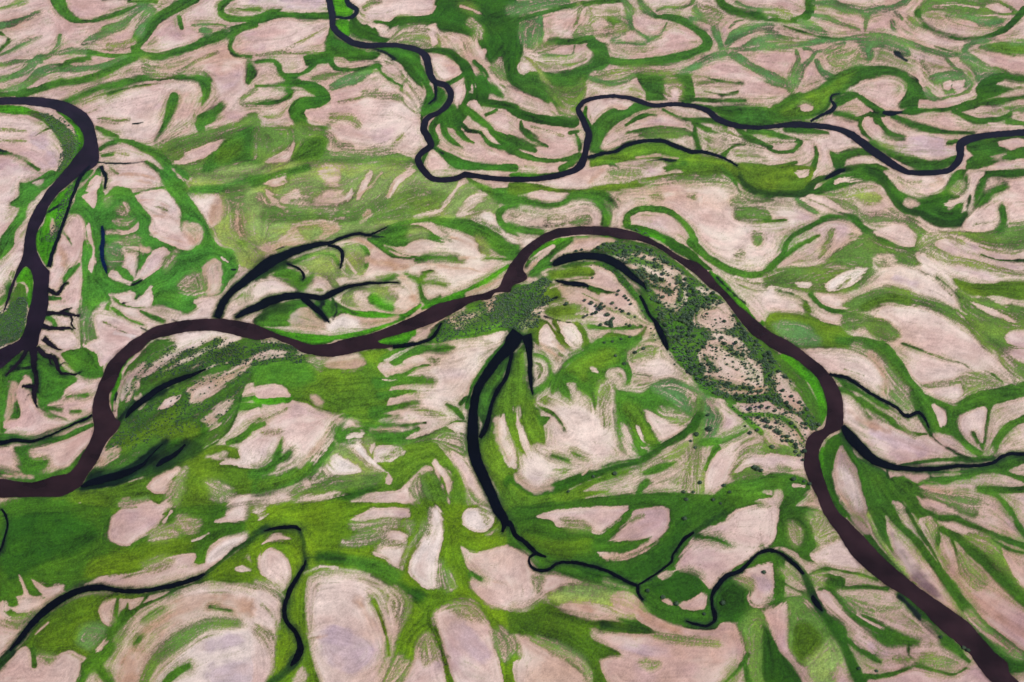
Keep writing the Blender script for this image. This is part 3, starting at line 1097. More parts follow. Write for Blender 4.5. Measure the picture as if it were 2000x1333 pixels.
S 93,8 98,12 110,20 118,28 125,38 133,52 142,65 150,78 152,82 140,75 125,62 110,48 100,32 95,20
u4-5-5-2~ 97,18 104,35 118,51 132,66
S 98,-2 108,-2 115,10 122,22 125,30 115,20 103,10
l4~ 112,10 120,22
g6-4-4-5-6-6-7-8-10-9-7 95,-2 102,10 115,22 125,35 135,48 145,62 155,75 165,88 178,100 195,112 203,116
d1.5 110,0 118,15 128,30 135,43
g4-4-3-4-3-3-3-4 110,-2 125,1 133,5 145,5 152,8 165,13 180,20 203,28
S 118,6 128,5 130,15 128,25 122,15
g3-3-2 130,8 133,20 132,30
M~ 124,8 130,10 128,20
S 135,15 143,20 146,35 150,45 160,55 185,72 203,80 203,100 190,90 170,75 155,60 145,48 138,35
M~ 130,28 138,35 140,45
d1.5 143,20 148,35 151,48
M~ 150,33 160,38 172,55 162,60 152,50
g4-5-8-9-8-7 136,14 150,22 165,35 180,48 195,62 203,70
Q~ 155,20 175,20 183,32 190,50 203,62 185,45 170,30
M~ 160,22 172,22 178,30
S 183,28 203,35 203,60 195,55 187,40
l4~ 190,8 200,15
g2-3-4 190,-2 195,10 203,20
g1.5 175,22 190,30 203,33
t2~ 180,82 192,90 203,95
m4~ 158,80 175,98 195,112
S 156,83 165,90 175,97 187,107 172,98 160,88
d5-8-8-4 165,98 175,110 188,120 203,122
l3~ 190,118 203,117
@3 1
n3-4-3-3-3-4-4-3 80,1 91,10 94,17 100,24 108,31 120,34 135,41 148,42
n3-4-5-4-2 0,19 15,19.5 28,18 33,12 44,6
n2-2 150,40 156,30 158,20
@2 1
n2-3-3 178,2 180,9 188,16 201,19
@0 3
n3-3-3-3 155,52 165,45 178,34 190,25 203,17
n10-6-3 -2,122 8,110 18,98
@1 3
n3-2 0,17 8,13
n2-2-3 33,14 37,22 38,33 39,42
n7-5-3 30,118 22,125 10,134
n2-1 40,36 70,37
@2 3
n2-2 142,16 152,9 166,1
@2 2
n1-1.5-1.5-1 60,104 97,94 117,82 140,67
@0 2
n1.5 62,116 78,115 95,111 110,105 125,100 140,95 155,88 170,79 180,68 185,56 189,42
N~ 100,102 118,94 135,86 148,80 158,82 150,90 135,98 115,106
@3 2
n3-1 93,100 94,108
n2-1 126,103 127,106
@3 3
n1.5-2-2-1 110,0 118,15 128,30 135,43
n4-5-5-4 27,48 33,58 36,66 42,78
@1 1
N~ 0,117 14,106 32,105 30,108 12,113
n2-1 61,104 78,112
n3-1 60,100 60,110
@2 3
O -2,79 12,77 25,69 33,73 38,78 55,84 70,87 85,87 100,92 112,95 95,96 75,94 62,92 63,98 75,105 85,112 76,113 69,117 72,128 76,137 64,137 63,126 55,115 44,110 32,106 20,101 5,95 -2,95
n2~ 70,90 90,92 105,94
m3 20,99 34,104 48,112 60,124
o3~ 20,88 45,92 55,98
@0 2
h2-3-2~ 106,42 124,24 150,9 172,-1
h2-3-2~ 103,31 118,16 136,5
h2-4-3~ 114,38 140,22 165,11 192,0
h2-3~ 150,26 170,12 186,6
l3~ 112,34 130,16 150,5
u2-3-1~ 96,44 102,30 112,18
k3-6-8-8-5-2~ 62,116 74,113 86,110 98,104 110,97 118,90
k2-3-2~ 108,97 118,88 130,78
k2-4-3-1~ 92,62 100,55 115,45 135,36
@2 1
R~ 90,70 102,68 120,76 131,82 134,92 132,102 126,106 114,96 104,82
R~ 146,110 160,105 171,116 165,124 150,120
T~ 38,92 55,96 62,104 45,100
@2 2
R~ 150,8 158,0 172,0 183,12 197,28 196,36 185,38 166,32 156,26
T~ 152,26 168,34 186,40 198,36 190,40 168,38
@0 1
k1-1-.5 96,104 103,102 110,98
k1-.6 128,112 134,116 140,119
k.8-.5 110,123 118,127 122,131
k.8-.4 104,89 110,86
@0 2
k1-.5 27,20 22,21 18,22
k1-.5 46,20 50,17 53,18
k.8-.4 60,26 64,24
k1-.6 28,40 22,42 20,46
k1-.5 14,22 9,20
@1 1
t2-3-1~ 88,70 104,74 118,74
t2~ 105,72 118,86 124,100
t1.5~ 60,57 76,54 90,60
@2 1
t2-1~ 50,55 66,53 78,55
m1 30,92 48,86 60,84
d.6 62,94 75,95 82,95
m1-.6 75,108 88,116 98,121
@3 2
d.6 105,2 125,10 140,15 152,18 162,25
d.6 30,20 45,24
d.5 58,28 75,38 88,47
@2 2
d.6 48,88 60,94
d.6 95,26 108,28
@3 1
d.5 150,100 140,90 132,84
d.6 166,66 180,70 203,71
d.5 30,103 20,97 8,94
@0 0
d.5 5,62 14,56 20,50
d.6 84,75 100,69 118,66
d.5 26,107 40,100 52,98
@3 0
d.6 12,20 40,29 60,31
d.6 130,36 148,42
d.5 66,66 72,62
@2 0
d.5 150,72 165,74 176,72
d.6 150,60 165,64 180,66
@2 1
h1.5-1~ 92,70 104,73 116,76
h1.2~ 100,78 110,84 118,86
h1~ 106,90 116,92 124,95
h2~ 130,84 133,94 130,103
@2 2
h1.5~ 164,4 172,9 180,15
h1.2~ 156,30 170,35 186,37
h1~ 152,14 158,22
h2~ 148,4 152,-3
@3 3
d4-4-5-6 40,76 52,92 60,105 67,122 73,135
@1 1
k1-.6 30,63 24,60 16,62
k1-.5 62,104 63,110 60,117
k1-.5 70,92 74,88 80,86
k.9-.5 88,50 94,52 100,52
k1.2-.6 52,103 50,110 55,117
N~ 0,78 10,75 22,70 24,74 12,80 0,86
@3 1
n1.5-2-1.5 0,19 -10,16 -18,12
n1.5-1 44,6 56,1 66,0
@3 2
n2-1.5-1.5-1 125,66 127,73 135,81 145,87 160,93
"""
WATERS = """
#B main_river|river|wide purple brown river winding from the left edge through the big bend to the lower right corner|river
2180,1640 1950,1345 1937,1333 1913,1306 1896,1281 1870,1257 1832,1226 1802,1194 1766,1164 1730,1143 1692,1112 1660,1080 1640,1047 1620,1020 1607,1000 1600,981 1587,953 1575,928 1570,906 1572,881 1577,856 1590,845 1607,838 1614,818 1615,791 1610,771 1597,741 1577,721 1550,700 1525,691 1500,676 1465,650 1440,620 1410,580 1382,560 1360,538 1332,518 1297,493 1275,480 1240,470 1212,467 1180,461 1140,459 1100,463 1067,475 1042,493 1025,515 1022,528 1030,545 1000,560 997,570 967,573 957,585 925,590 890,610 855,628 803,647 748,662 737,668 755,674 785,678 750,681 712,685 660,696 632,697 605,693 585,686 570,676 550,668 532,660 500,665 450,653 410,647 375,648 337,655 295,666 275,686 250,703 235,726 225,753 214,771 215,798 225,816 237,826 230,841 210,863 190,901 172,928 155,953 120,970 0,972 -40,972 -300,1010
-300,960 -40,936 0,936 62,943 105,931 132,926 150,908 160,891 175,863 184,838 180,811 182,786 190,758 200,736 210,713 232,688 257,666 275,655 300,640 337,630 375,625 425,623 467,628 500,635 535,650 575,664 605,673 640,673 665,666 690,660 715,655 750,643 787,628 825,610 852,595 900,583 945,573 975,560 982,545 995,520 1000,512 1005,505 1015,493 1032,478 1057,460 1087,448 1130,443 1175,443 1212,447 1240,454 1275,469 1300,483 1332,503 1360,513 1382,530 1400,553 1425,578 1445,600 1470,620 1497,643 1520,657 1542,668 1567,686 1600,711 1620,731 1635,753 1645,778 1647,811 1645,836 1620,851 1602,873 1600,898 1607,928 1617,958 1635,997 1660,1022 1690,1052 1720,1085 1762,1122 1800,1152 1850,1187 1890,1215 1910,1237 1940,1272 1967,1295 1972,1315 1990,1333 2000,1345 2240,1600
#B west_river|river|dark river entering upper left and running down the left edge|river
-300,170 -30,191 0,191 62,190 100,194 130,200 155,212 172,225 182,242 190,275 194,300 192,318 182,328 165,338 150,348 135,360 112,380 95,405 87,428 75,450 70,473 75,498 87,520 97,530 96,545 95,565 94,603 87,628 77,655 75,673 60,686 45,685 25,701 0,722 -25,735 -260,900
-280,850 -25,697 0,683 15,676 37,665 50,640 54,615 61,590 65,558 62,532 50,520 38,535 30,548 25,565 17,590 8,610 6,612 12,590 19,565 26,545 32,530 37,520 45,498 47,478 51,450 60,425 75,398 92,373 107,355 122,338 135,322 150,302 162,288 164,270 155,250 137,232 112,217 82,209 37,205 0,205 -30,205 -300,188
#C north_river|river|narrow dark river snaking from the top edge past the crescent bars to the right edge|river
600,-150,13 642,-12,13 643,0,12 646,15,14 650,32,13 650,50,12 662,67,12 682,80,12 707,89,12 737,89,10 775,89,9 807,96,11 827,105,14 836,125,15 840,147,13 850,161,12 870,168,12 881,185,12 875,205,12 857,220,10 835,232,12 827,250,14 836,270,14 842,285,12 825,297,12 816,312,12 825,330,13 842,348,11 862,352,10 890,349,11 910,342,13 925,344,10 962,349,10 1000,351,10 1050,350,10 1087,344,11 1120,334,12 1135,322,15 1142,305,13 1147,280,13 1150,262,13 1142,242,12 1134,225,11 1130,213,10 1137,202,10 1155,194,8 1187,189,7 1225,191,8 1247,197,10 1267,205,9 1285,207,8 1312,204,8 1350,207,8 1382,217,10 1397,230,13 1420,241,12 1455,249,9 1500,249,8 1515,247,8 1550,244,12 1587,246,11 1620,249,10 1650,257,12 1675,272,15 1700,292,16 1737,317,15 1762,332,12 1775,337,11 1812,339,10 1850,334,11 1867,322,14 1876,302,14 1876,282,16 1895,272,15 1937,264,12 1975,261,12 2040,258,12 2300,300,13
#C side_channel|channel|small dark loop of water beside the top of the north river|channel
674,-10,8 677,0,8 682,10,9 697,20,10 693,30,8 685,35,6 672,36,4 655,34,4
#C side_channel|channel|thin dark cut through the green point inside the north river bend|channel
851,163,6 851,180,6 850,192,4 838,203,2
#C side_channel|channel|long dark channel leaving the north river eastward over the olive lagoon|channel
1148,308,6 1160,305,6 1175,301,6 1200,297,6 1217,287,7 1237,280,7 1270,275,7 1300,277,8 1322,287,8 1350,297,8 1370,297,7 1400,304,5 1425,315,4 1440,325,3
#C side_channel|channel|short dark channel climbing from the north river to the olive oxbow|channel
1583,238,5 1607,225,5 1627,215,8 1631,207,6 1623,197,4 1625,187,3 1640,184,1
#C pond|pond|small black pond at the foot of the crescent bar upper right|pond
1724,220,5 1735,222,9 1748,222,7 1762,219,3
#C pond|pond|narrow blue black pool in the green swale below the north river on the right|pond
1612,351,3 1622,344,8 1635,337,9 1650,333,3
#C backwater|backwater|black tapering backwater with a hooked end above the main river left of centre|backwater
424,622,13.1 430,608,14.8 435,593,13.9 450,573,13.1 475,553,14.8 500,533,18.9 525,515,20.5 550,502,16.4 580,490,13.9 612,480,10.7 640,476,7.4 675,463,5.7 700,457,4.9 720,460,4.9 737,453,3.3 756,445,1.6
#C backwater|backwater|long black backwater ending in a thin thread below the hooked one|backwater
460,621,4.9 475,612,11.5 500,602,15.6 525,590,17.2 562,580,13.1 600,579,11.5 630,583,9.8 650,573,11.5 675,563,7.4 712,555,4.9 750,553,3.3 778,552,1.6
#C side_channel|channel|black side arm running down from the long backwater to the pale sand|channel
590,582,12 605,594,11 622,608,9 632,618,7 643,630,3
#C side_channel|channel|dark hook of water curling down from the upper backwater|channel
640,480,4 655,482,5 668,492,7 669,508,6 665,526,2
#C side_channel|channel|thin dark squiggle hanging below the upper backwater|channel
560,516,3 580,523,4 592,535,5 594,542,4 592,548,2
#C pool|pool|narrow deep blue pool in the green valley right of the west river|pool
199,442,3 201,452,7 201,470,7 199,490,8 201,510,7 206,526,6 209,535,2
#C side_channel|channel|short black channel dropping from the west river bend|channel
198,325,6 203,338,6 207,350,6 205,370,3
#C side_channel|channel|thin dark channel along the right side of the wooded west river island|channel
175,325,4 155,350,7 148,370,7 136,400,6 126,430,6 117,455,6 108,480,6 101,500,7 96,522,8
#C creek|creek|dark forked creek branching right from the west river above the straight one|creek
94,566,8.5 102,570,7.5 112,575,6.4 118,568,5.3 123,560,4.3 131,553,2.1
#C creek|creek|straight short dark creek running right from the west river|creek
90,614,9.6 105,612,7.5 120,612,6.4 140,615,5.3 156,617,3.2
#C creek|creek|dark creek curving right just below the straight one|creek
82,637,9.6 95,641,7.5 110,643,5.3 135,641,4.3 143,646,2.1
#C creek|creek|longest dark creek hanging straight down from the west river|creek
63,680,17.1 66,690,13.9 67,716,11.7 71,735,9.6 72,748,8.5 67,765,8.5 68,780,7.5 72,797,2.1
#C creek|creek|wavy dark creek running down right from the foot of the west river|creek
72,678,9.6 80,690,8.5 92,697,7.5 106,698,8.5 111,712,7.5 113,722,6.4 122,731,5.3 150,731,2.1
#C creek|creek|short dark spur left of the hanging creek|creek
52,684,7.5 40,705,6.4 25,722,6.4 12,734,3.2
#C creek|creek|short dark creek pointing down right beside the sand below the west river|creek
85,662,8.5 98,672,8.5 108,680,6.4 120,684,2.1
#C creek|creek|tiny dark side branch halfway down the hanging creek|creek
68,757,8.5 55,755,7.5 42,755,3.2
#C oxbow|oxbow|blue black oxbow lake curved inside the big river bend|oxbow
1080,519,5 1085,515,13 1107,506,16 1137,501,14 1170,503,15 1195,511,16 1217,525,15 1237,543,11 1257,558,6 1262,566,2
#C side_channel|channel|dark trickle leading down from the oxbow lake through the woods|channel
1250,578,4 1258,592,6 1263,605,6 1270,617,5 1280,630,7 1288,645,11 1295,660,11 1301,675,9 1304,685,3
#C pond|pond|small black pond west of the oxbow lake beside the thicket|pond
1085,550,2 1100,552,6 1120,555,9 1137,556,8 1150,560,3
#C lagoon_channel|lagoon|broad black channel curving down the left of the central green basin|lagoon
1012,650,26.4 1003,664,29.9 995,680,24.6 975,700,19.4 950,733,17.6 932,764,15.8 925,803,16.7 924,841,21.1 925,878,22.9 932,905,21.1 946,936,20.2 960,966,19.4 972,996,19.4 984,1014,17.6 985,1027,10.6 981,1040,4.4
#C lagoon_channel|lagoon|slim dark middle fork of the black basin channel|lagoon
1000,690,7.0 996,711,7.0 988,738,7.9 971,766,7.9 960,791,7.0 953,821,8.8 947,841,10.6 938,856,7.0
#C lagoon_channel|lagoon|straight tapering east fork of the black basin channel|lagoon
1028,655,21.1 1033,673,15.0 1035,703,9.7 1036,736,7.9 1038,756,5.3 1040,772,1.8
#C side_channel|channel|dark channel continuing from the basin channel down to a hooked fork|channel
985,1022,8 993,1022,12 1000,1028,9 1005,1045,9 1022,1057,9 1037,1072,9 1050,1082,7 1067,1089,3
#C side_channel|channel|winding dark stream crossing the meadow right of the hooked fork|channel
1046,1082,6 1034,1092,4 1036,1104,4 1045,1113,5 1060,1116,6 1075,1112,5 1087,1102,5 1107,1099,5 1130,1101,6 1155,1107,6 1185,1116,6 1212,1130,6 1233,1141,6 1245,1145,6 1247,1160,5 1256,1173,6
#C side_channel|channel|thin dark stream climbing right from the meadow stream junction|channel
1245,1144,4 1270,1130,4 1295,1112,4 1312,1098,5 1313,1086,4 1325,1070,5 1337,1053,7 1355,1041,4
#C side_channel|channel|dark stream bending round the left of the round green meadow|channel
1512,1076,5 1500,1076,7 1482,1082,6 1467,1095,6 1445,1117,8 1420,1125,9 1408,1137,9 1398,1150,9 1391,1163,6 1390,1180,5 1396,1200,9 1395,1215,6 1380,1224,5 1355,1219,5 1340,1213,2
#C side_channel|channel|dark stream running down right from the sand toward the lower woods|channel
1505,1077,6 1522,1080,5 1545,1097,7 1558,1110,7 1570,1122,4
#C pond|pond|small black pool in the green cross left of the lower river|pond
1586,1164,5 1592,1175,10 1600,1186,8 1606,1195,2
#C east_channel|channel|bold black channel leaving the big river and running to the right edge|channel
1646,832,8 1652,842,14 1662,856,20 1680,875,19 1700,894,18 1720,906,15 1750,914,11 1787,917,9 1825,917,9 1862,912,7 1912,910,6 1937,906,7 1957,893,7 1975,887,6 2040,890,8 2250,870,8
#C side_channel|channel|thin dark channel from the big river past the long sand bar on the right|channel
1620,731,5 1650,738,6 1670,748,6 1695,766,5 1725,783,5 1750,796,5 1762,808,5 1775,814,7 1795,807,6 1806,818,4 1814,836,2
#C oxbow|oxbow|long black curved oxbow channel across the lower left meadow|oxbow
20,1272,4 45,1242,11 62,1220,13 85,1197,14 107,1180,14 137,1162,12 165,1152,12 195,1149,12 217,1151,9 240,1155,9 270,1156,8 312,1150,8 350,1141,9 382,1131,9 400,1122,4
#C oxbow|oxbow|short black cap of the looping channel left of the tall bare dome|oxbow
516,1039,2 528,1034,5 550,1031,7 577,1031,7 588,1037,3
#C oxbow|oxbow|black bending channel between two bare domes at the bottom left|oxbow
597,1095,2 593,1110,7 582,1127,8 570,1147,9 560,1170,8 556,1195,8 560,1215,8 577,1235,9 586,1257,11 586,1272,14 578,1290,13 568,1302,4
#C side_channel|channel|thin dark arc of water at the left edge above the lower meadow|channel
3,995,3 10,1006,5 15,1018,4 15,1032,4 10,1048,4 4,1068,4 -4,1085,3
#C marsh_channel|marsh|black channel splitting the wooded bar beside the left river bend|marsh
402,722,2.6 385,729,5.3 362,738,9.2 325,753,10.6 295,771,11.9 270,791,11.2 252,806,8.6 245,818,2.6
#C marsh_channel|marsh|thin dark channel from the left edge to the river above the crescent bars|marsh
-10,866,8 0,866,8 30,861,7 62,863,6 85,857,4 105,848,3 137,833,3 162,822,4 180,812,5
#C marsh_channel|marsh|soft edged black slough under the wooded bar at the lower left bend|marsh
158,952,3.3 175,945,11.9 200,938,14.5 230,930,14.5 258,920,10.6 280,908,5.9 295,890,3.3 318,868,1.3
#C marsh_channel|marsh|stubby black inlet in the dark green flat at the lower left bend|marsh
306,912,4.0 318,902,10.6 335,893,9.2 350,882,6.6 363,869,3.3
#C pond|pond|small dark green black inlet beside the lime island in the main river|pond
768,679,7 790,676,7 815,672,6 832,667,5 848,658,6 856,645,6 862,632,4
#C creek|creek|slim dark twig of water forking off the straight creek by the west river|creek
118,612,4 126,606,3 133,605,2 140,601,1
#C creek|creek|slim dark twig of water curling below the straight creek by the west river|creek
138,617,4 142,624,3 139,632,3 143,640,2 150,644,1
#C creek|creek|slim dark twig of water branching left off the wavy creek|creek
92,697,4 98,703,3 99,710,2 103,715,1
"""
HAZE = 5.0e-6
EXPOSURE = 0.38
LONE = [
 ('round grey green tree in the line along the sandy strip left of the river bend', 'trees along the sandy strip by the river bend',
  [(1465,801,11),(1476,796,6),(1487,796,11),(1500,798,8),(1514,804,8),(1536,789,10),(1536,808,9),(1479,842,9),(1465,848,10),(1455,834,6),(1494,823,11),(1500,826,9),(1518,827,9),(1497,835,11),(1506,837,10),(1516,844,13),(1522,848,11),(1537,855,10),(1528,854,8),(1529,863,8),(1538,863,9),(1547,864,9),(1545,829,10),(1553,836,8),(1554,870,10),(1555,876,9),(1554,884,9),(1561,891,9),(1570,884,12),(1568,900,8),(1508,875,11),(1567,829,8),(1574,830,9),(1574,838,8),(1482,817,9)]),
 ('round dark tree standing alone on the pale sand below the oxbow lake', 'trees on the sand below the oxbow lake',
  [(1106,596,10),(1155,594,10),(1164,599,7),(1172,605,14),(1164,613,9),(1157,615,8),(1147,617,6),(1141,621,8),(1186,617,12),(1197,624,9),(1193,629,9),(1186,634,12),(1192,636,12),(1194,640,9),(1173,637,9),(1196,594,9),(1232,596,7),(1216,610,9),(1228,615,8),(1175,595,8),(1142,588,7),(1206,577,7),(1220,580,7),(1223,584,7),(1228,588,7),(1230,638,8),(1223,635,6),(1208,570,7),(1240,621,6),(1181,600,6),(1204,603,6),(1211,606,6)]),
 ('small dark bush on the upper bare sand island inside the big bend', 'bushes on the upper sand island of the big bend',
  [(1264,537,6.0),(1280,538,6.0),(1306,539,5.2),(1290,545,5.2),(1299,564,4.5),(1310,569,5.2),(1317,568,5.2),(1277,560,5.2),(1262,513,4.5),(1284,520,4.5),(1296,528,4.5),(1268,552,4.5)]),
 ('small dark bush on the lower bare sand island inside the big bend', 'bushes on the lower sand island of the big bend',
  [(1400,688,5.2),(1422,686,6.0),(1432,693,5.2),(1420,713,6.0),(1467,720,5.2),(1482,738,6.0),(1478,741,5.2),(1457,743,5.2),(1416,702,4.5),(1404,725,4.5),(1462,752,5.2),(1441,697,4.5),(1398,684,4.5),(1488,728,4.5)]),
 ('small dark bush on the pale crescent of sand beside the oxbow lake head', 'bushes at the oxbow lake head',
  [(1125,492,7),(1136,490,7),(1101,499,5),(1157,544,6)]),
 ('round dark bush above the wide end of the green meadow fan near the oxbow woods', 'bushes above the green meadow fan',
  [(1240,691,10),(1257,683,9),(1219,713,10),(1202,697,8),(1196,669,7),(1180,671,7),(1230,660,7),(1213,664,6)]),
 ('dark round tree in the grassy corridor running south from the woods inside the bend', 'trees in the grassy corridor',
  [(1360,851,11),(1385,841,14),(1367,945,10),(1335,963,9),(1414,950,9),(1425,963,8),(1354,963,8),(1340,978,10),(1393,978,9),(1407,985,7),(1358,876,8),(1349,863,7),(1383,812,8)]),
 ('small lone tree on the green swale below the central sand basin', 'lone trees in the green swale',
  [(1201,927,10),(1159,933,8),(1110,962,7)]),
 ('dark tree of the tight clump on the grass tuft beside the lavender sand patch', 'tight clump of trees',
  [(1474,915,12),(1479,918,11),(1487,921,9)]),
 ('larger dark tree alone among sand and grass just left of the lower river', None,
  [(1550,938,11)]),
 ('small tree of a pair at the river edge below the narrow bend', 'pair of trees at the river edge',
  [(1570,942,7),(1581,947,9)]),
 ('dark lone tree on the pale meadow sand right of the round green meadow', None,
  [(1492,1120,10)]),
 ('round tree alone in the middle of the round green meadow', None,
  [(1412,1180,12)]),
 ('left tree of two standing on the grass above the meadow stream curve', None, [(1295,1169,11)]),
 ('right tree of two standing on the grass above the meadow stream curve', None, [(1321,1181,11)]),
 ('round tree beside the stream junction in the lower meadow', None, [(1265,1156,10)]),
 ('single round tree in the green corridor above the meadow stream', None, [(1337,1015,10)]),
 ('small pale green bush alone at the bottom of the meadow stream curve', None, [(1375,1201,8)]),
 ('small dark bush on pale sand near the bottom edge left of the lower river', 'dark bushes near the bottom edge', [(1712,1312,7),(1677,1307,8)]),
 ('dark tree leaning over the west bank of the lower river', 'trees on the west bank of the lower river', [(1837,1246,9),(1890,1272,10),(1882,1267,9)]),
]
# zone name, label of the mass, label of its single trees, outline, density, size range, chance on bare sand
THICKETS = [
 ('thicket','dark riverside scrub on the sandy point inside the upper west river bend','dark tree in the riverside scrub of the upper west river bend',[(78,222),(105,224),(130,236),(150,258),(157,280),(150,300),(135,318),(120,334),(112,334),(120,300),(116,272),(98,248)],0.102,2.9,6.8,0.10),
 ('thicket','narrow belt of dark trees on the long green west river island','dark tree in the narrow belt on the west river island',[(140,358),(151,362),(146,390),(130,425),(118,455),(102,474),(90,472),(90,462),(106,440),(116,400)],0.128,3.2,6.8,0.20),
 ('thicket','blue green trees covering the island at the left edge','blue green tree on the island at the left edge',[(18,595),(45,580),(54,593),(50,628),(37,660),(12,676),(-8,684),(-8,620)],0.102,3.6,7.6,0.20),
 ('thicket','dense dark woodland along the inner bank of the big river bend','dark tree of the woodland along the inner bank of the big bend',[(1155,495),(1175,480),(1200,472),(1240,478),(1275,490),(1300,503),(1330,528),(1360,548),(1385,568),(1412,592),(1440,627),(1465,657),(1500,688),(1535,730),(1562,775),(1590,815),(1604,840),(1580,846),(1556,826),(1530,812),(1500,790),(1455,786),(1420,780),(1380,764),(1355,742),(1325,705),(1308,680),(1300,650),(1275,600),(1255,560),(1232,522),(1200,500)],0.058,2.8,8.4,0.13),
 ('thicket','green thicket around the neck where the oxbow sands meet the river','dark tree in the thicket at the river neck',[(968,575),(1000,566),(1032,556),(1062,543),(1078,552),(1062,575),(1085,590),(1060,600),(1050,640),(1015,646),(985,640),(955,646),(960,610)],0.085,3.6,7.6,0.30),
 ('thicket','speckled scrub on the south bank left of the river neck','grey green bush on the south bank left of the river neck',[(845,652),(862,632),(900,614),(935,597),(966,586),(962,644),(930,655),(890,665),(855,670)],0.071,2.9,6.8,0.35),
 ('thicket','grey green scrub at the tip of the wooded bar beside the left river bend','grey green tree near the tip of the wooded bar beside the left bend',[(420,655),(445,664),(485,672),(540,665),(575,680),(604,694),(590,712),(550,706),(500,716),(440,715),(390,725),(330,735),(300,740),(330,700),(370,680)],0.058,2.9,6.8,0.14),
 ('thicket','scattered scrub down the long wooded bar beside the left river bend','bush on the lower part of the wooded bar beside the left bend',[(245,820),(270,805),(320,775),(380,745),(440,725),(495,722),(470,770),(440,820),(380,850),(300,860),(260,880),(225,880),(215,868)],0.027,2.5,6.0,0.12),
 ('thicket','ragged scrub between the bright bank and black channel of the left bend','bush between the bright bank and black channel of the left bend',[(240,770),(255,735),(280,705),(320,680),(350,672),(330,700),(300,730),(270,765),(246,800)],0.051,2.2,5.1,0.06),
 ('thicket','dark fringe of trees on the outer bank at the top of the big bend','dark tree on the outer bank at the top of the big bend',[(1218,452),(1232,446),(1262,456),(1290,476),(1330,498),(1362,512),(1395,538),(1390,545),(1360,517),(1330,506),(1300,486),(1270,470)],0.102,3.6,6.8,0.30),
 ('thicket','loose bushes along the green inner channel below the oxbow lake','bush along the green inner channel below the oxbow lake',[(1130,510),(1180,515),(1210,528),(1240,565),(1262,610),(1280,650),(1310,690),(1330,740),(1310,700),(1275,660),(1245,600),(1205,545),(1160,525)],0.051,2.9,6.0,0.15),
 ('thicket','scattered bushes on the patchy sand of the big bend point','bush on the patchy sand of the big bend point',[(1430,795),(1500,790),(1530,800),(1580,840),(1575,900),(1550,890),(1500,840),(1460,830)],0.020,2.9,6.0,0.60),
]
# ------------------------------------------------------------------ cover survey raster
STEP = 1.8
X0, X1, Y0, Y1 = -126.0, 2126.0, -90.0, 1424.0
RX = np.arange(X0, X1 + 0.01, STEP, dtype=np.float32)
RY = np.arange(Y0, Y1 + 0.01, STEP, dtype=np.float32)
NX, NY = len(RX), len(RY)
PX, PY = np.meshgrid(RX, RY)
WX, WY = ground(PX.astype(np.float64), PY.astype(np.float64))
N1 = fbm(WX, WY, 26, 4, 1).astype(np.float32)
N2 = fbm(WX, WY, 9, 3, 11).astype(np.float32)
NL = fbm(WX, WY, 160, 4, 21).astype(np.float32)
NM = fbm(WX, WY, 55, 3, 31).astype(np.float32)

#            cover  mottle  colour (as seen in daylight)
KIND = {
    'G': (1.0, .2, (62, 124, 36)), 'D': (1.0, .12, (38, 92, 18)), 'O': (1.0, .2, (80, 132, 34)),
    'B': (1.0, .15, (62, 148, 16)), 'P': (.88, .8, (116, 154, 90)), 'Q': (.9, .75, (82, 128, 58)),
    'M': (.64, .9, (92, 132, 74)), 'F': (.84, .8, (74, 126, 76)), 'H': (.93, .55, (56, 106, 34)), 'E': (1.0, .4, (36, 78, 30)),
    'K': (1.0, .0, (12, 26, 26)), 'N': (1.0, .1, (30, 70, 24)),
    'S': (0.0, None, None), 'W': (0.0, None, (232, 216, 208)),
    'L': (None, None, (188, 166, 180)), 'R': (None, None, (206, 162, 150)), 'T': (None, None, (186, 144, 114)), 'U': (None, None, (104, 80, 92)),
}


# tone of the swards and of the bare soil across the plain, west to east (4) by north to south (4)
SWARD = {(0, 3): {'G': (54, 106, 22), 'O': (74, 118, 18)}, (2, 3): {'G': (48, 100, 24), 'O': (64, 108, 20), 'D': (36, 86, 18)},
         (3, 3): {'G': (44, 94, 24), 'O': (64, 104, 20), 'D': (34, 82, 16)}, (0, 1): {'G': (60, 130, 46)}, (1, 3): {'O': (84, 132, 20)},
         (3, 2): {'G': (54, 108, 30)}, (2, 1): {'O': (76, 120, 30)}, (3, 1): {'G': (48, 106, 28), 'O': (76, 120, 30)},
         (0, 2): {'G': (56, 118, 34), 'O': (74, 120, 26)}, (0, 0): {'G': (54, 114, 36), 'O': (68, 122, 32)}, (1, 0): {'G': (46, 108, 28), 'O': (68, 122, 32)}, (1, 1): {'O': (74, 128, 34)}, (2, 0): {'G': (50, 106, 34)}, (3, 0): {'G': (48, 102, 28)}}
SOIL = np.array([[(214, 184, 182), (220, 190, 187), (214, 184, 182), (212, 180, 177)],
                 [(218, 192, 190), (216, 190, 180), (226, 201, 195), (226, 201, 195)],
                 [(214, 184, 184), (226, 203, 197), (217, 189, 184), (211, 182, 179)],
                 [(205, 177, 172), (214, 186, 182), (207, 178, 173), (196, 162, 160)]], np.float32)


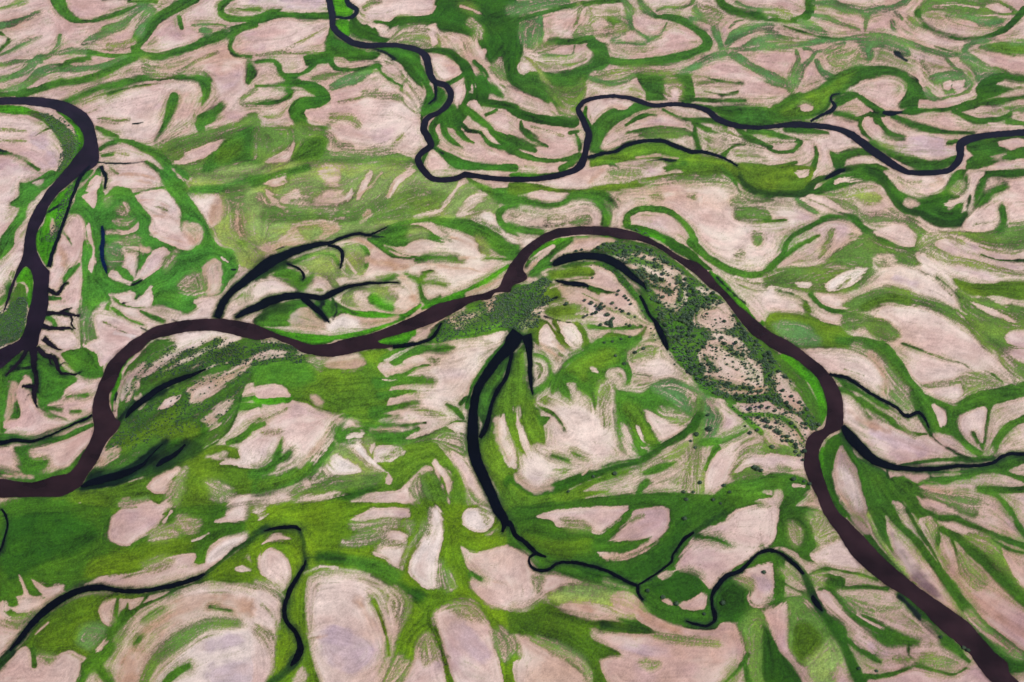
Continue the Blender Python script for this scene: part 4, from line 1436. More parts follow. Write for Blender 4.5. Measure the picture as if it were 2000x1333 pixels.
def spline(pts, closed, sub):
    P = np.array(pts, dtype=np.float64)
    n = len(P)
    out = []
    m = n if closed else n - 1
    for i in range(m):
        if closed:
            a, b, c, d = P[i - 1], P[i], P[(i + 1) % n], P[(i + 2) % n]
        else:
            a, b, c, d = P[max(i - 1, 0)], P[i], P[i + 1], P[min(i + 2, n - 1)]
        L = np.hypot(*(c - b)[:2])
        k = 0.5 * min(1.0, L / (np.hypot(*(b - a)[:2]) + 1e-6) if np.hypot(*(b - a)[:2]) > 0 else 1, L / (np.hypot(*(d - c)[:2]) + 1e-6) if np.hypot(*(d - c)[:2]) > 0 else 1) 
        k = max(k, 0.12)
        m1, m2 = (c - a) * k, (d - b) * k
        s = max(1, min(sub, int(L / 5)))
        for j in range(s):
            t = j / s
            t2, t3 = t * t, t * t * t
            out.append((2 * t3 - 3 * t2 + 1) * b + (t3 - 2 * t2 + t) * m1 + (-2 * t3 + 3 * t2) * c + (t3 - t2) * m2)
    if not closed:
        out.append(P[-1])
    return np.array(out)


def seg_field(pts, half, closed, margin):
    """signed distance (survey px) to a tapered stroke or to a closed outline, in a window of the raster"""
    n = len(pts)
    hm = float(np.max(half)) if half is not None else 0.0
    pad = margin + hm
    i0 = int(max(0, (pts[:, 0].min() - pad - X0) // STEP))
    i1 = int(min(NX, (pts[:, 0].max() + pad - X0) // STEP + 2))
    j0 = int(max(0, (pts[:, 1].min() - pad - Y0) // STEP))
    j1 = int(min(NY, (pts[:, 1].max() + pad - Y0) // STEP + 2))
    if i1 <= i0 or j1 <= j0:
        return None
    D = np.full((j1 - j0, i1 - i0), 60.0, np.float32)
    C = np.zeros_like(D)
    S = np.zeros_like(D)
    m = n if closed else n - 1
    for k in range(m):
        a, b = pts[k], pts[(k + 1) % n]
        ha, hb = (half[k], half[(k + 1) % n]) if half is not None else (0, 0)
        r = margin + max(ha, hb)
        u0 = int(max(i0, (min(a[0], b[0]) - r - X0) // STEP)); u1 = int(min(i1, (max(a[0], b[0]) + r - X0) // STEP + 2))
        v0 = int(max(j0, (min(a[1], b[1]) - r - Y0) // STEP)); v1 = int(min(j1, (max(a[1], b[1]) + r - Y0) // STEP + 2))
        if u1 <= u0 or v1 <= v0:
            continue
        x = RX[None, u0:u1]
        y = RY[v0:v1, None]
        dx, dy = float(b[0] - a[0]), float(b[1] - a[1])
        L2 = dx * dx + dy * dy + 1e-9
        t = np.clip(((x - a[0]) * dx + (y - a[1]) * dy) / L2, 0, 1)
        d = np.sqrt((x - a[0] - t * dx) ** 2 + (y - a[1] - t * dy) ** 2)
        if half is not None:
            d = d - (ha + t * (hb - ha))
        w = D[v0 - j0:v1 - j0, u0 - i0:u1 - i0]
        upd = d < w
        w[upd] = d[upd]
        C[v0 - j0:v1 - j0, u0 - i0:u1 - i0][upd] = (dx * dx - dy * dy) / L2
        S[v0 - j0:v1 - j0, u0 - i0:u1 - i0][upd] = 2 * dx * dy / L2
    if half is None:
        ins = np.zeros(D.shape, bool)
        for k in range(n):
            a, b = pts[k], pts[(k + 1) % n]
            if a[1] == b[1]:
                continue
            if a[1] > b[1]:
                a, b = b, a
            v0 = int(max(j0, math.ceil((a[1] - Y0) / STEP))); v1 = int(min(j1, math.ceil((b[1] - Y0) / STEP)))
            if v1 <= v0:
                continue
            ys = Y0 + STEP * np.arange(v0, v1)
            xs = a[0] + (ys - a[1]) / (b[1] - a[1]) * (b[0] - a[0])
            ci = np.ceil((xs - X0) / STEP).astype(int) - i0
            ar = np.arange(i1 - i0)
            ins[v0 - j0:v1 - j0] ^= ar[None, :] >= ci[:, None]
        D = np.where(ins, -D, D)
    return (slice(j0, j1), slice(i0, i1)), D, C, S


def parse(text):
    ox = oy = 0.0
    sc = 2.5
    for line in text.strip().splitlines():
        if line[0] == '@':
            c, r = line[1:].split()
            tile = (int(c), int(r))
            ox = float(c) * 500
            oy = (0, 333, 666, 1000)[int(r)]
            continue
        parts = line.split()
        code = parts[0]
        soft = code.endswith('~')
        code = code.rstrip('~')
        k = code[0]
        pts = np.array([[float(v) for v in p.split(',')] for p in parts[1:]]) * sc + np.array([ox, oy])
        if k.islower():
            w = [float(v) * sc for v in (code[1:] or '2').split('-')]
            if len(pts) < 2:
                pts = np.vstack([pts, pts + 1.0])
            ww = np.interp(np.linspace(0, 1, len(pts)), np.linspace(0, 1, len(w)), w) if len(w) > 1 else np.full(len(pts), w[0])
            q = spline(np.column_stack([pts, ww]), False, 5)
            wf = {'g': 1.22, 'd': 1.2, 'o': 1.2, 'q': 1.2, 'b': 1.15, 'f': 1.4, 'm': 1.4, 'p': 1.3}.get(k, 1.0)
            yield tile, k.upper(), soft, q[:, :2], np.maximum(q[:, 2] * wf, 0.4) / 2
        else:
            yield tile, k, soft, spline(pts, True, 5), None


cover = np.zeros((NY, NX), np.float32)
mott = np.full((NY, NX), .45, np.float32)
plant = np.empty((NY, NX, 3), np.float32)
plant[:] = srgb(84, 126, 56)
soil = np.empty((NY, NX, 3), np.float32)
wet = np.zeros((NY, NX), np.float32)
clean = np.zeros((NY, NX), np.float32)
pink, tan_, pale, lav = srgb(212, 178, 168), srgb(204, 166, 142), srgb(230, 209, 198), srgb(192, 162, 168)
a = np.clip(.4 + 1.3 * NL, 0, 1)[..., None]
soil[:] = pink * (1 - a) + pale * a
a = np.clip(1.6 * fbm(WX, WY, 210, 4, 41) - .15, 0, 1)[..., None].astype(np.float32)
soil[:] = soil * (1 - a) + tan_ * a
a = np.clip(1.8 * fbm(WX, WY, 130, 4, 51) - .35, 0, .7)[..., None].astype(np.float32)
soil[:] = soil * (1 - a) + lav * a

SOIL0 = soil.copy()
ops = []
fc = np.full((NY, NX), .10, np.float32)
fs = np.full((NY, NX), -.02, np.float32)
dmin = np.full((NY, NX), 40.0, np.float32)
for tile, kind, soft, pts, half in parse(TRACES):
    r = seg_field(pts, half, half is None, 26.0)
    if r is None:
        continue
    win, D, C, S = r
    w = np.exp(-np.abs(D) / 9.0)
    fc[win] += w * C
    if kind in 'GODBQFS':
        dmin[win] = np.minimum(dmin[win], np.abs(D))
    fs[win] += w * S
    ops.append((tile, kind, soft, win, D.astype(np.float16)))


def blur(A, n):
    for ax in (0, 1):
        B = np.cumsum(np.concatenate([np.repeat(np.take(A, [0], ax), n + 1, ax), A, np.repeat(np.take(A, [-1], ax), n, ax)], ax), ax, dtype=np.float64)
        k = 2 * n + 1
        A = ((np.take(B, range(k, B.shape[ax]), ax) - np.take(B, range(0, B.shape[ax] - k), ax)) / k).astype(np.float32)
    return A


fc, fs = blur(blur(fc, 5), 5), blur(blur(fs, 5), 5)
ang = 0.5 * np.arctan2(fs, fc)
vx, vy = np.cos(ang), np.sin(ang)
scale = (1.0 / mpp(PY)).astype(np.float32)          # survey px per metre


def flow_noise(seed, steps, stride):
    g = np.random.default_rng(seed).random((NY, NX)).astype(np.float32)
    if seed == 5:
        g = blur(g, 1)
    if seed == 7:
        g = blur(blur(g, 3), 2)
        g = g / g.std()
    acc = g.copy()
    for sg in (1, -1):
        x = np.tile(np.arange(NX, dtype=np.float32), (NY, 1))
        y = np.tile(np.arange(NY, dtype=np.float32)[:, None], (1, NX))
        dx, dy = sg * vx, sg * vy
        for _ in range(steps):
            x += dx * stride * scale
            y += dy * stride * scale
            xi = np.clip(np.rint(x), 0, NX - 1).astype(np.int32)
            yi = np.clip(np.rint(y), 0, NY - 1).astype(np.int32)
            acc += g[yi, xi]
            nx, ny = vx[yi, xi], vy[yi, xi]
            flip = np.where(nx * dx + ny * dy < 0, -1.0, 1.0).astype(np.float32)
            dx, dy = nx * flip, ny * flip
    acc -= blur(acc, 24)
    return acc / acc.std()


FLOW = flow_noise(3, 11, 1.0)
FLOW2 = flow_noise(5, 14, 1.0)
FLOW3 = flow_noise(7, 22, 1.8)
FEA = np.clip(.25 + 1.5 * fbm(WX, WY, 85, 3, 131), 0, 1).astype(np.float32)
FINE = np.random.default_rng(9).random((NY, NX)).astype(np.float32)
FINE = (FINE - .5) * 2
FINE = FINE / FINE.std()

for tile, kind, soft, win, D in ops:
    half_w = -float(D.min())
    V, MT, col = KIND[kind]
    col = SWARD.get(tile, {}).get(kind, col)
    D = D.astype(np.float32)
    sc_ = scale[win]
    if soft:
        d = D + (5.5 * N1[win] + 3.0 * N2[win] + 1.2 * FLOW2[win] - 3.5) * sc_
        al = np.clip(.5 - d / (13.0 * sc_), 0, 1)
    else:
        fe = FEA[win] if kind not in 'B' else .15
        d = D + (2.0 * N1[win] + 1.5 * N2[win] + .3 * FLOW[win] + fe * (2.6 * FLOW2[win] + 1.5 * FLOW3[win])) * sc_
        wd_ = (3.0 + (9 * fe + (20 * fe * fe if kind in 'GODQM' and half_w > 5 else 0))) * sc_
        al = np.clip(.5 - d / wd_, 0, 1)
    al = al * al * (3 - 2 * al)
    if kind in 'LTUR':
        A = (al * (.8 if kind in 'TU' else .62) * np.clip(.85 + .8 * NM[win], .25, 1))[..., None]
        soil[win] = soil[win] * (1 - A) + srgb(*col) * A
        if kind not in 'LR':
            cover[win] *= 1 - .75 * al
        continue
    if soft and V == 0:
        al = al * .72
    if kind in 'GODBQF':
        # thin grass spreading a little way out from the swale
        h = np.clip(1 - (D + (4 * N1[win] + 2 * FLOW2[win]) * sc_) / ((11 + 20 * np.clip(NM[win] + .15, 0, 1)) * sc_), 0, 1)
        h = h * np.clip(.4 + .6 * NM[win] + .35 * NL[win], .06, .7)
        up = h > cover[win]
        mott[win] = np.where(up, .55, mott[win])
        cover[win] = np.where(up, h, cover[win])
    cover[win] = cover[win] * (1 - al) + V * al
    clean[win] = clean[win] * (1 - al) + (al * (.4 if soft else 1) if kind in 'SW' else 0)
    if kind in 'SW':
        mott[win] = mott[win] * (1 - al) + np.clip(.42 + .45 * NM[win] + .3 * NL[win], .12, .85) * al
        wet[win] *= 1 - al
        A = (al * .85)[..., None]
        soil[win] = soil[win] * (1 - A) + (srgb(*col) if col else SOIL0[win]) * A
    else:
        mott[win] = mott[win] * (1 - al) + MT * al
        A = np.clip(al * (1.0 if soft else 2.5), 0, 1)[..., None]
        plant[win] = plant[win] * (1 - A) + srgb(*col) * A
        wet[win] = wet[win] * (1 - al) + (al if kind == 'K' else 0)

# ------------------------------------------------------------------ waters
WATER = []
name = None
for line in WATERS.strip().splitlines():
    if line[0] == '#':
        mode, rest = line[1], line[3:]
        nm, cat, label, grp = rest.split('|')
        WATER.append([mode, nm, cat, label, []])
    else:
        WATER[-1][4].append([[float(v) for v in p.split(',')] for p in line.split()])
wmask = np.full((NY, NX), 60.0, np.float32)


def wiggle(q, amp):
    out = []
    for i, (x, y) in enumerate(q):
        n = mnoise.noise((x * .05, y * .05, 3.1)) * 1.2 + mnoise.noise((x * .17, y * .17, 9.1)) * .8 + mnoise.noise((x * .5, y * .5, 5.1)) * .5
        m = mnoise.noise((x * .05, y * .05, 13.1)) * 1.2 + mnoise.noise((x * .17, y * .17, 19.1)) * .8 + mnoise.noise((x * .5, y * .5, 15.1)) * .5
        out.append((x + amp * n, y + amp * m))
    return np.array(out)


def resample(q, step):
    d = np.concatenate([[0], np.cumsum(np.hypot(*np.diff(q[:, :2], axis=0).T))])
    n = max(2, int(d[-1] / step) + 1)
    t = np.linspace(0, d[-1], n)
    return np.column_stack([np.interp(t, d, q[:, k]) for k in range(q.shape[1])])


for w in WATER:
    if w[0] == 'B':
        Lb = wiggle(resample(spline(w[4][0], False, 8), 3.0), 1.0)
        Rb = wiggle(resample(spline(w[4][1], False, 8), 3.0), 1.0)
        outline = np.vstack([Lb, Rb])
    else:
        q = resample(spline(w[4][0], False, 8), 3.0)
        tg = np.gradient(q[:, :2], axis=0)
        tg /= np.hypot(tg[:, 0], tg[:, 1])[:, None] + 1e-9
        nrm = np.column_stack([-tg[:, 1], tg[:, 0]])
        hw = np.maximum(q[:, 2], .8)[:, None] / 2
        wa = 2.0 if w[1] == 'creek' else 1.15
        outline = np.vstack([wiggle(q[:, :2] + nrm * hw, wa), wiggle(q[:, :2] - nrm * hw, wa)[::-1]])
    w.append(outline)
    r = seg_field(outline, None, True, 30.0)
    win, D, C, S = r
    wmask[win] = np.minimum(wmask[win], D)
# wet dark fringe of swampy water edges (black water only: the big rivers keep green banks)
for w in WATER:
    if w[1] in ('main_river', 'west_river', 'north_river'):
        continue
    win, D, C, S = seg_field(w[5], None, True, 30.0)
    big = w[1] in ('marsh_channel', 'lagoon_channel', 'oxbow', 'east_channel', 'backwater')
    d = D + (2.5 * N1[win] + 1.2 * FLOW[win]) * scale[win]
    al = np.clip(1 - d / ((12.0 if big else 5.0) * scale[win]), 0, 1) ** 1.5 * .85
    A = al[..., None]
    plant[win] = plant[win] * (1 - A) + srgb(16, 44, 30) * A
    cover[win] = np.maximum(cover[win], al)
    mott[win] *= 1 - .8 * al
    wet[win] = np.maximum(wet[win], al * .6)

for w in WATER:
    if w[1] not in ('main_river', 'west_river', 'north_river'):
        continue
    win, D, C, S = seg_field(w[5], None, True, 30.0)
    d = D + (2.2 * N1[win] + 2.0 * N2[win]) * scale[win]
    al = (np.clip(1 - d / (4.5 * scale[win]), 0, 1) * .75).astype(np.float32)
    A = al[..., None]
    soil[win] = soil[win] * (1 - A) + srgb(104, 84, 74) * A
    plant[win] = plant[win] * (1 - A) + srgb(30, 70, 26) * A
# ------------------------------------------------------------------ final cover
rid = np.sin(6.283 * (dmin / scale + 4 * NM + 2 * N1) / (7.5 + 3 * NL)) * np.clip(1.6 * fbm(WX, WY, 120, 3, 141) + .35, 0, 1) * np.clip(dmin / scale / 4, 0, 1)
# thin grass between the swales where they crowd together
crowd = blur(blur(cover, 12), 12)
wash = np.clip((crowd - .14) * 1.5, 0, .56) * np.clip(.8 + 1.0 * NM + .8 * NL, .1, 1.4) * (1 - .8 * clean)
sub = np.clip(1 - cover * 3, 0, 1)
cover = cover + np.clip(wash - cover, 0, 1) * sub
x = (cover - .5) * 2.0 + mott * (.30 * FLOW + .18 * FLOW2 + .26 * FINE + .32 * N2 + .3 * N1 + .32 * rid)
cov = np.clip(.5 + x * .54, 0, 1)
near = blur(cov, 4)
damp = np.clip((near - .12) * 1.6, 0, .42)[..., None]
soil = soil * (1 - damp) + srgb(196, 168, 136) * damp
k = (1 + .06 * rid - .045 * np.clip(FLOW, -1.5, 2.5) - .03 * np.clip(FLOW2, -2, 2) - .075 * FINE + .2 * N2 + .12 * NM + .10 * N1)[..., None]
soil = soil * k
up = np.clip(.15 * FLOW3 + .55 * NM + .25 * N1 - .05, 0, .6)[..., None]
soil = soil * (1 - up) + srgb(236, 220, 206) * up
dn = np.clip(-.14 * FLOW3 - .5 * NM + .35 * N1 - .06, 0, .5)[..., None]
soil = soil * (1 - dn) + srgb(186, 148, 136) * dn
dark = np.clip(.42 * (.7 * FLOW + .7 * FLOW2 - 1.4) + .9 * (np.abs(FINE) > 1.66) * (N2 > .12), 0, .65)[..., None] * np.clip(.5 + NM * 1.5, 0, 1)[..., None]
soil = soil * (1 - dark) + srgb(150, 130, 110) * dark
tx = np.clip(PX / 500 - .5, 0, 2.999)
ty = np.clip(PY / 333 - .5, 0, 2.999)
xi, yi = tx.astype(int), ty.astype(int)
fx, fy = (tx - xi)[..., None], (ty - yi)[..., None]
lin = np.where(SOIL / 255 <= .04, SOIL / 255 / 12.92, ((SOIL / 255 + .055) / 1.055) ** 2.4).astype(np.float32)
tone = (lin[yi, xi] * (1 - fx) + lin[yi, xi + 1] * fx) * (1 - fy) + (lin[yi + 1, xi] * (1 - fx) + lin[yi + 1, xi + 1] * fx) * fy
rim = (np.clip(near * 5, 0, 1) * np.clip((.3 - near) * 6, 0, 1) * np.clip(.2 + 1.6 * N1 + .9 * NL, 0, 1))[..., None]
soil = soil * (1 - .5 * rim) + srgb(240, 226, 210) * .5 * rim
soil = soil * (tone / srgb(213, 184, 179)) * np.array([1.02, .975, .95], np.float32)
ol = np.clip(.3 + 1.5 * fbm(WX, WY, 70, 4, 61) + .12 * FLOW3, 0, 1).astype(np.float32)[..., None] * .55
w_ = (cover + .02)
wb = blur(blur(w_, 3), 2)
sm = np.stack([blur(blur(plant[..., c] * w_, 3), 2) / wb for c in range(3)], -1)
keep = np.clip(wet + .5, 0, 1)[..., None]
plant = plant * keep + sm * (1 - keep)
plant = plant * (1 - ol) + (plant * np.array([1.6, 1.18, .7], np.float32)) * ol
dry = np.clip((.8 - near) * 1.3, 0, .6)[..., None]
plant = plant * (1 - dry) + plant * np.array([1.5, 1.06, .9], np.float32) * dry
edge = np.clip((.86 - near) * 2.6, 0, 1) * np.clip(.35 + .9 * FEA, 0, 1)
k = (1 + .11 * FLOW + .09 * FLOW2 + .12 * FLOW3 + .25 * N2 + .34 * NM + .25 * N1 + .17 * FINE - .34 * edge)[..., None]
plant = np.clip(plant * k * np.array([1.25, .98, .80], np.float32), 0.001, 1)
REST = np.clip((wmask / scale - 2) / 25, 0, 1)      # 0 at the water, 1 away from it
relief = (2.0 * fbm(WX, WY, 60, 3, 71) + .16 * rid + .06 * FLOW2 + .35 * (cov - .5)) * REST
cov_m = np.where(wmask < 0, 0, cov)
# ------------------------------------------------------------------ beyond the surveyed frame: the same plain goes on
def beyond(wx, wy):
    """cover and colours of the floodplain outside the surveyed part"""
    ux = wx + 260 * fbm(wx, wy, 300, 2, 151)
    uy = wy + 260 * fbm(wx, wy, 300, 2, 161)
    b1 = np.abs(fbm(ux, uy, 420, 3, 81))
    b2 = np.abs(fbm(ux + 900, uy, 210, 3, 91))
    c = np.clip((.15 - b1) * 7 + .5, 0, 1)
    c = np.maximum(c, np.clip((.085 - b2) * 10 + .45, 0, 1))
    c = np.clip(c + .45 * fbm(wx, wy, 500, 3, 101) + .3 * fbm(wx, wy, 30, 3, 111) + .06, 0, 1)
    c = np.clip((c - .5) * 1.5 + .5, 0, 1).astype(np.float32)
    m = np.clip(.5 + fbm(wx, wy, 300, 3, 121), 0, 1)[..., None]
    p = srgb(58, 116, 28) * (1 - m) + srgb(84, 122, 30) * m
    m = np.clip(.5 + 1.3 * fbm(wx, wy, 160, 4, 21), 0, 1)[..., None]
    s = pink * (1 - m) + pale * m
    return c, p.astype(np.float32), s.astype(np.float32)


cb, pb, sb = beyond(WX, WY)
out = np.maximum(np.maximum(-PX, PX - 2000), np.maximum(-PY, PY - 1333))
t = np.clip((out - 25) / 60, 0, 1)
cov = cov * (1 - t) + cb * t
plant = plant * (1 - t[..., None]) + pb * t[..., None]
soil = soil * (1 - t[..., None]) + sb * t[..., None]

gx = np.concatenate([np.arange(-1000, X0 - 6, 12.0), RX, np.arange(X1 + 12, 3000, 12.0)])
gy = np.concatenate([np.arange(-640, Y0 - 5, 10.0), RY, np.arange(Y1 + 12, 2000, 12.0)])
ix0 = int(np.searchsorted(gx, RX[0] - .01)); iy0 = int(np.searchsorted(gy, RY[0] - .01))
GX, GY = np.meshgrid(gx, gy)
gwx, gwy = ground(GX, GY)
gc, gp, gs = beyond(gwx, gwy)
gz = np.zeros_like(gc)
gw = np.zeros_like(gc)
sl = (slice(iy0, iy0 + NY), slice(ix0, ix0 + NX))
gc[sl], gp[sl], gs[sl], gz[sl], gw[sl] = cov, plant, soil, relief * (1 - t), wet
gcm = gc.copy()
gcm[sl] = np.where(wmask < 0, 0, cov)
ny, nx = gc.shape
ALB = 0.60


def link(name, me, parent=None):
    o = bpy.data.objects.new(name, me)
    bpy.context.scene.collection.objects.link(o)
    if parent:
        o.parent = parent
    return o


def tag(o, label=None, cat=None, group=None, kind=None):
    if label: o['label'] = label
    if cat: o['category'] = cat
    if group: o['group'] = group
    if kind: o['kind'] = kind
    return o


def raw_mesh(name, co, quads, mats=()):
    me = bpy.data.meshes.new(name)
    nv, nf = len(co), len(quads)
    k = quads.shape[1]
    me.vertices.add(nv)
    me.vertices.foreach_set('co', np.ascontiguousarray(co, np.float32).ravel())
    me.loops.add(nf * k)
    me.loops.foreach_set('vertex_index', np.ascontiguousarray(quads, np.int32).ravel())
    me.polygons.add(nf)
    me.polygons.foreach_set('loop_start', np.arange(0, nf * k, k, dtype=np.int32))
    me.polygons.foreach_set('use_smooth', np.ones(nf, bool))
    me.update(calc_edges=True)
    for m in mats:
        me.materials.append(m)
    return me


def set_attr(me, name, typ, data):
    at = me.attributes.new(name, typ, 'POINT')
    at.data.foreach_set('color' if typ == 'FLOAT_COLOR' else 'value', np.ascontiguousarray(data, np.float32).ravel())


def rgba(a):
    return np.concatenate([a, np.ones(a.shape[:-1] + (1,), np.float32)], -1).reshape(-1, 4)


# ------------------------------------------------------------------ materials
def new_mat(name):
    m = bpy.data.materials.new(name)
    m.use_nodes = True
    nt = m.node_tree
    b = nt.nodes['Principled BSDF']
    return m, nt, b


def node(nt, typ, **kw):
    n = nt.nodes.new(typ)
    for k_, v in kw.items():
        setattr(n, k_, v)
    return n


def floodplain_material(name):
    m, nt, b = new_mat(name)
    L = nt.links.new
    cvr = node(nt, 'ShaderNodeAttribute', attribute_name='cover')
    pl = node(nt, 'ShaderNodeAttribute', attribute_name='plants')
    so = node(nt, 'ShaderNodeAttribute', attribute_name='soil')
    we = node(nt, 'ShaderNodeAttribute', attribute_name='wet')
    geo = node(nt, 'ShaderNodeNewGeometry')

    def nz(scale, detail, rough=.6):
        n = node(nt, 'ShaderNodeTexNoise')
        n.inputs['Scale'].default_value = scale
        n.inputs['Detail'].default_value = detail
        n.inputs['Roughness'].default_value = rough
        L(geo.outputs['Position'], n.inputs['Vector'])
        return n
    fine = nz(.55, 4)
    tuft = nz(.21, 5, .7)
    broad = nz(.03, 3)

    def math_(op, a_, b_=None, c_=None):
        n = node(nt, 'ShaderNodeMath', operation=op)
        for i, v in enumerate((a_, b_, c_)):
            if v is None: continue
            if isinstance(v, (int, float)): n.inputs[i].default_value = v
            else: L(v, n.inputs[i])
        return n.outputs[0]

    def scale_col(col, fac):
        n = node(nt, 'ShaderNodeVectorMath', operation='SCALE')
        L(col, n.inputs[0]); L(fac, n.inputs['Scale'])
        return n.outputs[0]
    # plants: tufts and swards of different greens
    k1 = math_('MULTIPLY_ADD', tuft.outputs['Fac'], 1.5, .25)
    k2 = math_('MULTIPLY_ADD', fine.outputs['Fac'], .8, .6)
    pcol = scale_col(pl.outputs['Color'], math_('MULTIPLY', k1, k2))
    k3 = math_('MULTIPLY_ADD', fine.outputs['Fac'], .22, .89)
    k4 = math_('MULTIPLY_ADD', broad.outputs['Fac'], .3, .85)
    scol = scale_col(so.outputs['Color'], math_('MULTIPLY', k3, k4))
    # cover edge broken up by single tufts
    e = math_('ADD', cvr.outputs['Fac'], math_('MULTIPLY', math_('SUBTRACT', tuft.outputs['Fac'], .5), .32))
    mr = node(nt, 'ShaderNodeMapRange', interpolation_type='SMOOTHSTEP')
    mr.inputs['From Min'].default_value = .08
    mr.inputs['From Max'].default_value = .92
    L(e, mr.inputs['Value'])
    mx = node(nt, 'ShaderNodeMix', data_type='RGBA')
    L(mr.outputs['Result'], mx.inputs['Factor'])
    L(scol, mx.inputs[6]); L(pcol, mx.inputs[7])
    L(mx.outputs[2], b.inputs['Base Color'])
    r = math_('SUBTRACT', .95, math_('MULTIPLY', we.outputs['Fac'], .6))
    L(r, b.inputs['Roughness'])
    b.inputs['Specular IOR Level'].default_value = .15
    bp = node(nt, 'ShaderNodeBump')
    bp.inputs['Strength'].default_value = .5
    bp.inputs['Distance'].default_value = .5
    h = math_('MULTIPLY', tuft.outputs['Fac'], math_('MULTIPLY_ADD', mr.outputs['Result'], 1.0, .25))
    L(h, bp.inputs['Height'])
    L(bp.outputs['Normal'], b.inputs['Normal'])
    return m


MF = floodplain_material('floodplain')


def water_material(name, col, rough=.12):
    m, nt, b = new_mat(name)
    L = nt.links.new
    geo = node(nt, 'ShaderNodeNewGeometry')
    n1 = node(nt, 'ShaderNodeTexNoise'); n1.inputs['Scale'].default_value = .018; n1.inputs['Detail'].default_value = 4
    n2 = node(nt, 'ShaderNodeTexNoise'); n2.inputs['Scale'].default_value = .7; n2.inputs['Detail'].default_value = 3
    L(geo.outputs['Position'], n1.inputs['Vector']); L(geo.outputs['Position'], n2.inputs['Vector'])
    cr = node(nt, 'ShaderNodeValToRGB')
    cr.color_ramp.elements[0].position = .35
    cr.color_ramp.elements[1].position = .68
    cr.color_ramp.elements[0].color = (*[float(c) * .62 for c in col], 1)
    cr.color_ramp.elements[1].color = (*[float(c) * 1.55 for c in col], 1)
    L(n1.outputs['Fac'], cr.inputs['Fac'])
    L(cr.outputs['Color'], b.inputs['Base Color'])
    b.inputs['Roughness'].default_value = rough
    b.inputs['IOR'].default_value = 1.33
    b.inputs['Specular IOR Level'].default_value = .35
    bp = node(nt, 'ShaderNodeBump'); bp.inputs['Strength'].default_value = .12; bp.inputs['Distance'].default_value = .15
    L(n2.outputs['Fac'], bp.inputs['Height']); L(bp.outputs['Normal'], b.inputs['Normal'])
    return m


MW = {'main_river': water_material('silty_water', srgb(44, 27, 31) * ALB, .25),
      'west_river': water_material('dark_silty_water', srgb(33, 20, 33) * ALB, .25),
      'north_river': water_material('deep_river_water', srgb(20, 13, 27) * ALB, .25),
      'pool': water_material('blue_water', srgb(2, 20, 54) * ALB, .15),
      'creek': water_material('creek_water', srgb(24, 14, 24) * ALB, .2),
      'black': water_material('swamp_water', srgb(4, 6, 16) * ALB, .2)}

# ------------------------------------------------------------------ ground sheet (out to the horizon) and the grass that grows on it
co = np.stack([gwx, gwy, gz], -1).reshape(-1, 3)
idx = np.arange(ny * nx).reshape(ny, nx)
quads = np.stack([idx[1:, :-1], idx[1:, 1:], idx[:-1, 1:], idx[:-1, :-1]], -1).reshape(-1, 4)
ring = np.concatenate([idx[0, :], idx[1:, -1], idx[-1, -2::-1], idx[-2:0:-1, 0]])
cen = np.array([0.0, 2200.0])
far = co[ring].copy()
dv = far[:, :2] - cen
far[:, :2] = cen + dv / np.linalg.norm(dv, axis=1)[:, None] * 42000
far[:, 2] = 0
nr = len(ring)
fi = ny * nx + np.arange(nr)
rq = np.stack([ring, fi, np.roll(fi, -1), np.roll(ring, -1)], -1)
gm = raw_mesh('ground', np.vstack([co, far]), np.vstack([quads, rq]), [MF])
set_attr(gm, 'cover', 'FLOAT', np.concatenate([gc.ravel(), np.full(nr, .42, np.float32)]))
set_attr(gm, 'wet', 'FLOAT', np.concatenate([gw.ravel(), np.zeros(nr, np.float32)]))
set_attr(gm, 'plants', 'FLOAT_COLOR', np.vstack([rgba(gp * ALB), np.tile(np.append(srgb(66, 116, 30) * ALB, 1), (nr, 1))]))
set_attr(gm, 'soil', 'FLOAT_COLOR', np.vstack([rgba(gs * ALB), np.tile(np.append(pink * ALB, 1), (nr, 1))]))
g = tag(link('ground', gm), 'pale pinkish bare sand plain of bars and scrolls between the green swales', 'ground', kind='structure')

fc_ = (gcm[1:, :-1] + gcm[1:, 1:] + gcm[:-1, 1:] + gcm[:-1, :-1]) / 4
sel = fc_.ravel() > .5
gq = quads[sel]
used, inv = np.unique(gq, return_inverse=True)
gq = inv.reshape(-1, 4)
lift = np.clip((gcm.ravel()[used] - .35) * 1.2, .06, .5)
gco = co[used].copy()
gco[:, 2] += lift
hm = raw_mesh('grass', gco, gq, [MF])
set_attr(hm, 'cover', 'FLOAT', gc.ravel()[used])
set_attr(hm, 'wet', 'FLOAT', gw.ravel()[used])
set_attr(hm, 'plants', 'FLOAT_COLOR', rgba(gp * ALB)[used])
set_attr(hm, 'soil', 'FLOAT_COLOR', rgba(gs * ALB)[used])
tag(link('grass', hm), 'green grass and reeds filling the swales between the bare sand bars', 'grass', kind='stuff')

# ------------------------------------------------------------------ water sheets
for k, w in enumerate(WATER):
    o_ = w[5]
    X, Y = ground(o_[:, 0], o_[:, 1])
    z = .62 + .012 * k if w[1] not in ('main_river', 'west_river', 'north_river') else .60 - .01 * k
    vs = [Vector((float(x_), float(y_), 0)) for x_, y_ in zip(X, Y)]
    tris = geometry.tessellate_polygon([vs])
    me = bpy.data.meshes.new(w[1])
    me.from_pydata([(v.x, v.y, z) for v in vs], [], [tuple(t_) for t_ in tris])
    me.update()
    if me.polygons and sum(p.normal.z for p in me.polygons) < 0:
        me.flip_normals()
    me.materials.append(MW.get(w[1], MW['black']))
    tag(link(w[1], me), w[3], w[2], kind='structure')


